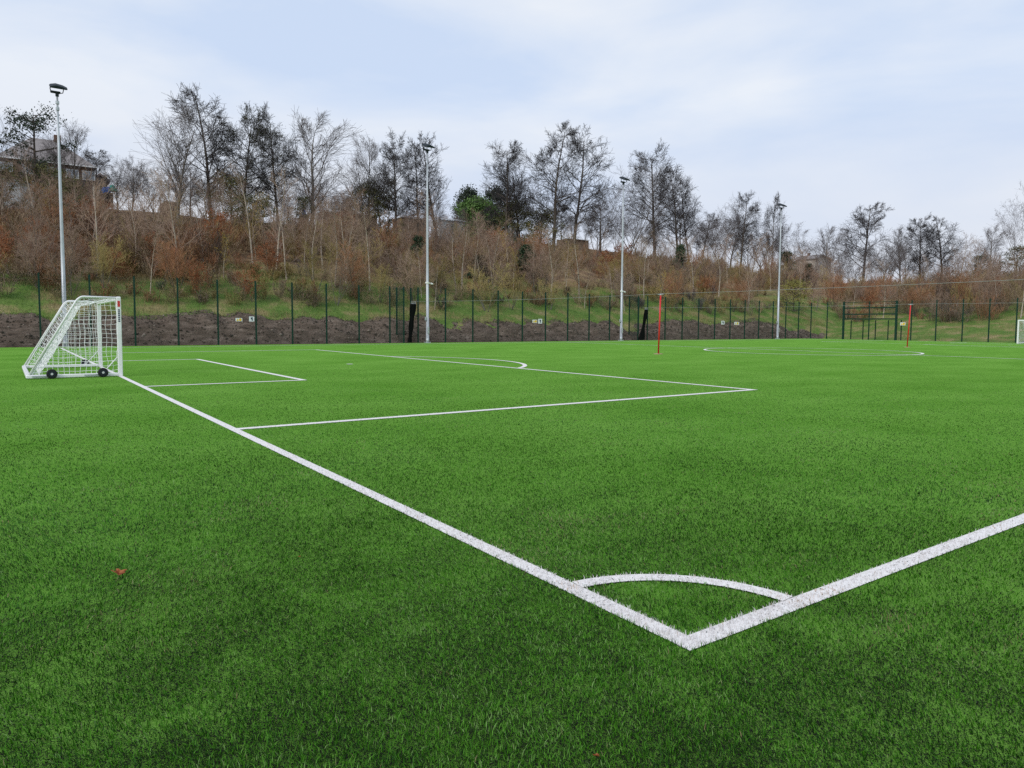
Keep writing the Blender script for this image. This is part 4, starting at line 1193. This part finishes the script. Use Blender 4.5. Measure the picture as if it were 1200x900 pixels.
# clods on the bank
def clods():
    g = np.random.default_rng(41); mb_V = []; mb_F = []; off = 0
    ico = np.array([(0,0,1),(1,0,0),(0,1,0),(-1,0,0),(0,-1,0),(0,0,-1)], float)
    tri = np.array([(0,1,2),(0,2,3),(0,3,4),(0,4,1),(5,2,1),(5,3,2),(5,4,3),(5,1,4)])
    N = 5200
    x = g.uniform(-14, 80, N); y = 47.7+g.random(N)*3.2
    z = bank_z(x, y)
    s = g.uniform(.02, .085, N)*np.where(g.random(N) < .06, 1.9, 1)
    V = ico[None]*(s[:,None,None]*g.uniform(.5, 1.3, (N, 6, 3))); V += np.stack([x, y, z+s*.2], 1)[:,None,:]
    F = np.arange(N)[:,None,None]*6+tri[None]
    m2 = [mat('clod', (.07,.053,.044), .95, .1), mat('clod_pale', (.26,.215,.18), .9, .1)]
    mi = np.repeat((g.random(N) < .2).astype(int), 8)
    me = np_mesh('earth_clods', V.reshape(-1, 3), F.reshape(-1, 3), mats=m2, midx=mi)
    tag(link('earth_clods', me), 'loose clods and stones on the bare earth bank', 'earth', kind='stuff')
clods()

# ------------------------------------------------------------------ buildings on the ridge
def shed(px0, px1, pyt, pyb, Y, label, cat='shed', wall='board_pale', roof='felt', depth=3.0, pitch=.25, door=None, win=False, name='garden_shed', gable=False):
    Y += 7
    a = on_y(px0, pyb, Y); b = on_y(px1, pyt, Y)
    w = b[0]-a[0]; x = (a[0]+b[0])/2; zb = min(tz(x, Y), a[2])-.3; h = b[2]-zb
    root = empty(name, (x, Y, zb), 0, label, cat, 'huts and sheds on the ridge')
    he = h*(1-pitch)
    m = MB(); m.box((-w/2, 0, 0), (w/2, depth, he)); wo = m.build('wall', M[wall], root)
    if gable:
        m = MB(); m.prism([(-w/2, he+.004), (w/2, he+.004), (0, h-.06)], 'y', .02, depth-.02); m.build('gable', M[wall], root)
        m = MB(); t = .07
        m.prism([(-w/2-.15, he-.05), (0, h), (w/2+.15, he-.05), (w/2+.15, he-.05+t), (0, h+t), (-w/2-.15, he-.05+t)], 'y', -.2, depth+.2)
    else:
        m = MB(); m.prism([(-.2, he+.01), (depth+.2, he+.01+h*pitch*.6), (depth+.2, he+.09+h*pitch*.6), (-.2, he+.09)], 'x', -w/2-.15, w/2+.15)
    m.build('roof', M[roof], root)
    if door:
        m = MB(); m.box((w*.08, -.03, .1), (w*.08+min(.9, w*.3), -.003, he*.92)); m.build('door', M[door], root)
    if win:
        m = MB(); m.box((-w*.38, -.04, he*.45), (-w*.05, -.003, he*.85)); f = m.build('window', M['paint_white'], root)
        m = MB(); m.box((-w*.36, -.046, he*.48), (-w*.07, -.041, he*.82)); m.build('pane', M['glass'], f)
    return root
shed(-14, 40, 206, 224, 95, 'long weathered white hut at the left edge behind the scrub', roof='felt', depth=4, pitch=.18, win=True)
shed(45, 65, 214, 227, 94, 'pale glazed greenhouse with pointed gable below the gabled house', 'greenhouse', wall='glass_pale', roof='glass_pale', gable=True, pitch=.45, name='greenhouse')
shed(192, 208, 231, 240, 97, 'pale shed left of the arching birch trunk', roof='felt', wall='board_brown')
shed(300, 309, 234, 245, 92, 'small white hut behind the leafy dark alder', wall='board_pale', roof='roof_grey')
shed(378, 400, 243, 253, 96, 'long low white roofed shed right of the broad birch', roof='felt')
shed(416, 442, 246, 257, 96, 'grey white shed under the narrow birch', wall='board_brown', roof='felt')
shed(470, 500, 249, 260, 97, 'low pale roofed shed just left of the second mast', wall='board_brown', roof='roof_grey')
shed(515, 545, 251, 262, 97, 'white roofed shed just right of the second mast', wall='board_pale', roof='felt')
shed(564, 586, 253.5, 267, 96, 'flat roofed hut with a red door below the bright green hedge', wall='board_brown', roof='felt', door='door_red', pitch=.15)
shed(600, 608, 259, 268, 95, 'tiny white hut right of the hut with the red door', wall='board_pale', roof='felt')
shed(664, 690, 277.5, 283, 98, 'long white roofed shed at the foot of the twin alders', roof='felt', wall='board_brown')
shed(116, 121, 219, 227, 95, 'small tan timber hut beside the teal parasol', wall='board_tan', roof='roof_brown')

def house(px0, px1, pye, pya, pxa, pyb, Y, depth, label, wall, roof, win):
    a = on_y(px0, pye, Y); b = on_y(px1, pye, Y); ap = on_y(pxa, pya, Y)
    x = (a[0]+b[0])/2; w = b[0]-a[0]; zb = tz(x, Y)-.6
    zb = min(zb, on_y(px1, pyb, Y)[2])
    root = empty('gabled_house', (x, Y, zb), 0, label, 'house')
    he = b[2]-zb; ha = ap[2]-zb; xa = ap[0]-x
    m = MB(); m.prism([(-w/2+.3, 0), (w/2-.3, 0), (w/2-.3, he-.05), (xa, ha-.25), (-w/2+.3, he-.05)], 'y', 0, depth); m.build('wall', M[wall], root)
    m = MB(); t = .25
    m.prism([(-w/2-.2, he-.1), (xa, ha), (w/2+.2, he-.1), (w/2+.2, he-.1+t), (xa, ha+t), (-w/2-.2, he-.1+t)], 'y', -.5, depth+.5)
    ro = m.build('roof', M[roof], root)
    m = MB(); m.box((xa-.4, depth*.6, ha), (xa+.4, depth*.6+.6, ha+1.0)); m.build('chimney', M['brick'], ro)
    m = MB(); m.tube([(-w/2-.2, -.55, he-.12), (xa, -.55, ha-.02), (w/2+.2, -.55, he-.12)], .10, 4); m.build('bargeboard', M['paint_white'] if win > 2 else M['roof_grey'], ro)
    for k in range(win):
        xx = -w/2+1.3+(w-2.6)*(k+.5)/win
        m = MB(); m.box((xx-w*.055-.2, -.06, he-2.0), (xx+w*.055+.2, -.003, he-.8)); f = m.build('window', M['paint_white'], root)
        m = MB(); m.box((xx-w*.055-.1, -.075, he-1.9), (xx+w*.055+.1, -.063, he-.9)); m.build('pane', M['glass'], f)
    return root
def hip_house():
    Y = 110; a = on_y(-6, 196, Y); b = on_y(113, 196, Y); r0 = on_y(36, 161, Y+5); r1 = on_y(66, 161, Y+5)
    x = (a[0]+b[0])/2; w = b[0]-a[0]; zb = tz(x, Y)-1.0; he = b[2]-zb; hr = r0[2]-zb; D = 10.0
    root = empty('hipped_house', (x, Y, zb), 0, 'large brown house with grey hipped roof behind the pine at left', 'house')
    m = MB(); m.box((-w/2+.5, .5, 0), (w/2-.5, D-.5, he-.06)); m.build('wall', M['brick'], root)
    V = [(-w/2,0,he),(w/2,0,he),(w/2,D,he),(-w/2,D,he),(r0[0]-x,D/2,hr),(r1[0]-x,D/2,hr)]
    V += [(p[0],p[1],p[2]-.05) for p in V[:4]]
    m = MB(); m.add(V, [(0,1,5,4),(1,2,5),(2,3,4,5),(3,0,4),(9,8,7,6),(0,6,7,1),(1,7,8,2),(2,8,9,3),(3,9,6,0)])
    ro = m.build('roof', M['roof_grey'], root)
    m = MB(); m.box((r1[0]-x-.3, D/2-.4, hr-.3), (r1[0]-x+.5, D/2+.4, hr+.7)); m.build('chimney', M['brick'], ro)
    m = MB()
    m.box((-w/2-.02,-.12,he-.12), (w/2+.02,-.003,he+.04)); m.build('gutter', M['paint_white'], ro)
    for xx in (-.40, -.18, .06, .25, .42):
        m = MB(); m.box((xx*w-.75, .40, he-1.75), (xx*w+.75, .497, he-.55)); f = m.build('window', M['paint_white'], root)
        m = MB(); m.box((xx*w-.62, .38, he-1.65), (xx*w+.62, .397, he-.65)); m.build('pane', M['glass'], f)
hip_house()
house(109, 127, 213, 205, 117, 224, 124, 9, 'distant pale bungalow with brown roof right of the big gabled house', 'render_wall', 'roof_brown', 2)
house(955, 975, 305, 299, 963, 314, 128, 7, 'grey roofed house among trees right of the rightmost mast', 'render_wall', 'roof_grey', 2)

def barrel(px, py, Y, label):
    p = on_y(px, py, Y); zg = tz(p[0], Y)
    root = empty('water_butt', (p[0], Y, p[2]-.1), 0, label, 'barrel', 'blue barrels in the gardens')
    m = MB(); m.tube([(0,0,0), (0,0,.1), (0,0,.4), (0,0,.7), (0,0,.78)], [.24,.27,.31,.27,.24], 16); m.build('drum', M['blue_plastic'], root, True)
    m = MB(); m.tube([(0,0,.783), (0,0,.83)], .26, 16); m.build('lid', M['blue_plastic'], root)
    m = MB(); m.box((-.5,-.5,-1.8), (.5,.5,-.003)); m.build('stand', M['board_brown'], root)
barrel(122.5, 226, 106, 'blue barrel nearest the teal parasol, left one of the pair')
barrel(127, 225.5, 106, 'blue barrel right against the teal parasol, right one of the pair')
barrel(356, 252, 98, 'blue barrel beside the round bush at the foot of the broad birch')
def parasol(px, pyt, pyb, Y, label):
    b = on_y(px, pyb, Y); t = on_y(px, pyt, Y); zb = min(tz(b[0], Y), b[2])
    root = empty('folded_parasol', (b[0], Y, zb), 0, label, 'parasol'); h = t[2]-zb; h0 = b[2]-zb
    m = MB(); m.tube([(0,0,0), (0,0,h+.1)], .03, 8); m.build('pole', M['paint_white'], root)
    V = []; F = []; ns = 20
    for i in range(9):
        u = i/8; r = .08+.50*(1-u)**.8
        for k in range(ns):
            a = 2*math.pi*k/ns; V.append((r*(1+.15*(k % 2))*math.cos(a), r*(1+.15*(k % 2))*math.sin(a), h0+.15+(h-h0-.15)*u))
        if i:
            for k in range(ns): F.append(((i-1)*ns+k, (i-1)*ns+(k+1)%ns, i*ns+(k+1)%ns, i*ns+k))
    m = MB(); m.add(V, F); m.build('canopy', M['teal_cloth'], root)
parasol(132, 216.5, 225.5, 106, 'teal folded parasol standing in the garden at left')

# ------------------------------------------------------------------ world, sun, camera
w = bpy.data.worlds.new('World'); SC.world = w; w.use_nodes = True
nt = w.node_tree; N = nt.nodes; K = nt.links
bg = N['Background']; bg.inputs['Strength'].default_value = .12
SUN_EL, SUN_AZ = R(38), R(200)
sky = N.new('ShaderNodeTexSky'); sky.sky_type = 'NISHITA'; sky.sun_disc = False
sky.sun_elevation = SUN_EL; sky.sun_rotation = R(90)-SUN_AZ
tc = N.new('ShaderNodeTexCoord')
mp = N.new('ShaderNodeMapping'); mp.inputs['Scale'].default_value = (1.0, 1.0, 3.2); mp.inputs['Location'].default_value = (3.1, .4, 0)
K.new(tc.outputs['Generated'], mp.inputs['Vector'])
n1 = N.new('ShaderNodeTexNoise'); n1.inputs['Scale'].default_value = 2.3; n1.inputs['Detail'].default_value = 7; n1.inputs['Roughness'].default_value = .5; n1.inputs['Distortion'].default_value = .3
K.new(mp.outputs[0], n1.inputs['Vector'])
r1 = N.new('ShaderNodeValToRGB')
for e, (p, c) in zip(r1.color_ramp.elements, [(.36, (4.9,5.8,7.35)), (.62, (6.7,7.05,7.6))]): e.position = p; e.color = (*c, 1)
K.new(n1.outputs['Fac'], r1.inputs['Fac'])
# darker lilac grey low down
sx = N.new('ShaderNodeSeparateXYZ'); K.new(tc.outputs['Generated'], sx.inputs[0])
mr = N.new('ShaderNodeMapRange'); mr.inputs['From Min'].default_value = 0; mr.inputs['From Max'].default_value = .28; mr.inputs['To Min'].default_value = .75; mr.inputs['To Max'].default_value = 0
K.new(sx.outputs['Z'], mr.inputs['Value'])
mh = N.new('ShaderNodeMix'); mh.data_type = 'RGBA'; mh.inputs['B'].default_value = (5.75,5.75,6.25,1)
K.new(mr.outputs[0], mh.inputs['Factor']); K.new(r1.outputs[0], mh.inputs['A'])
mc = N.new('ShaderNodeMix'); mc.data_type = 'RGBA'; mc.inputs['Factor'].default_value = .93
K.new(sky.outputs[0], mc.inputs['A']); K.new(mh.outputs['Result'], mc.inputs['B'])
K.new(mc.outputs['Result'], bg.inputs['Color'])

sl = bpy.data.lights.new('Sun', 'SUN'); sl.energy = 1.5; sl.angle = R(20); sl.color = (1, .96, .9)
so = bpy.data.objects.new('Sun', sl); COL.objects.link(so)
dvec = Vector((math.cos(SUN_EL)*math.cos(SUN_AZ), math.cos(SUN_EL)*math.sin(SUN_AZ), math.sin(SUN_EL)))
so.rotation_euler = dvec.to_track_quat('Z', 'Y').to_euler()

cam = bpy.data.cameras.new('Camera'); cam.sensor_width = 36; cam.lens = CF/1200*36; cam.shift_y = COFF/1200
cam.clip_end = 4000; cam.clip_start = .05
co = bpy.data.objects.new('Camera', cam); COL.objects.link(co)
from mathutils import Matrix
mtx = Matrix(((rt2[0], up2[0], -fw[0], CC[0]), (rt2[1], up2[1], -fw[1], CC[1]), (rt2[2], up2[2], -fw[2], CC[2]), (0,0,0,1)))
co.matrix_world = mtx
SC.camera = co
vs = SC.view_settings; vs.view_transform = 'Standard'; vs.look = 'None'; vs.exposure = .1; vs.gamma = 1
SC.cycles.max_bounces = 6; SC.cycles.diffuse_bounces = 3; SC.cycles.transparent_max_bounces = 8
SC.cycles.use_adaptive_sampling = True
SC.cycles.use_denoising = False
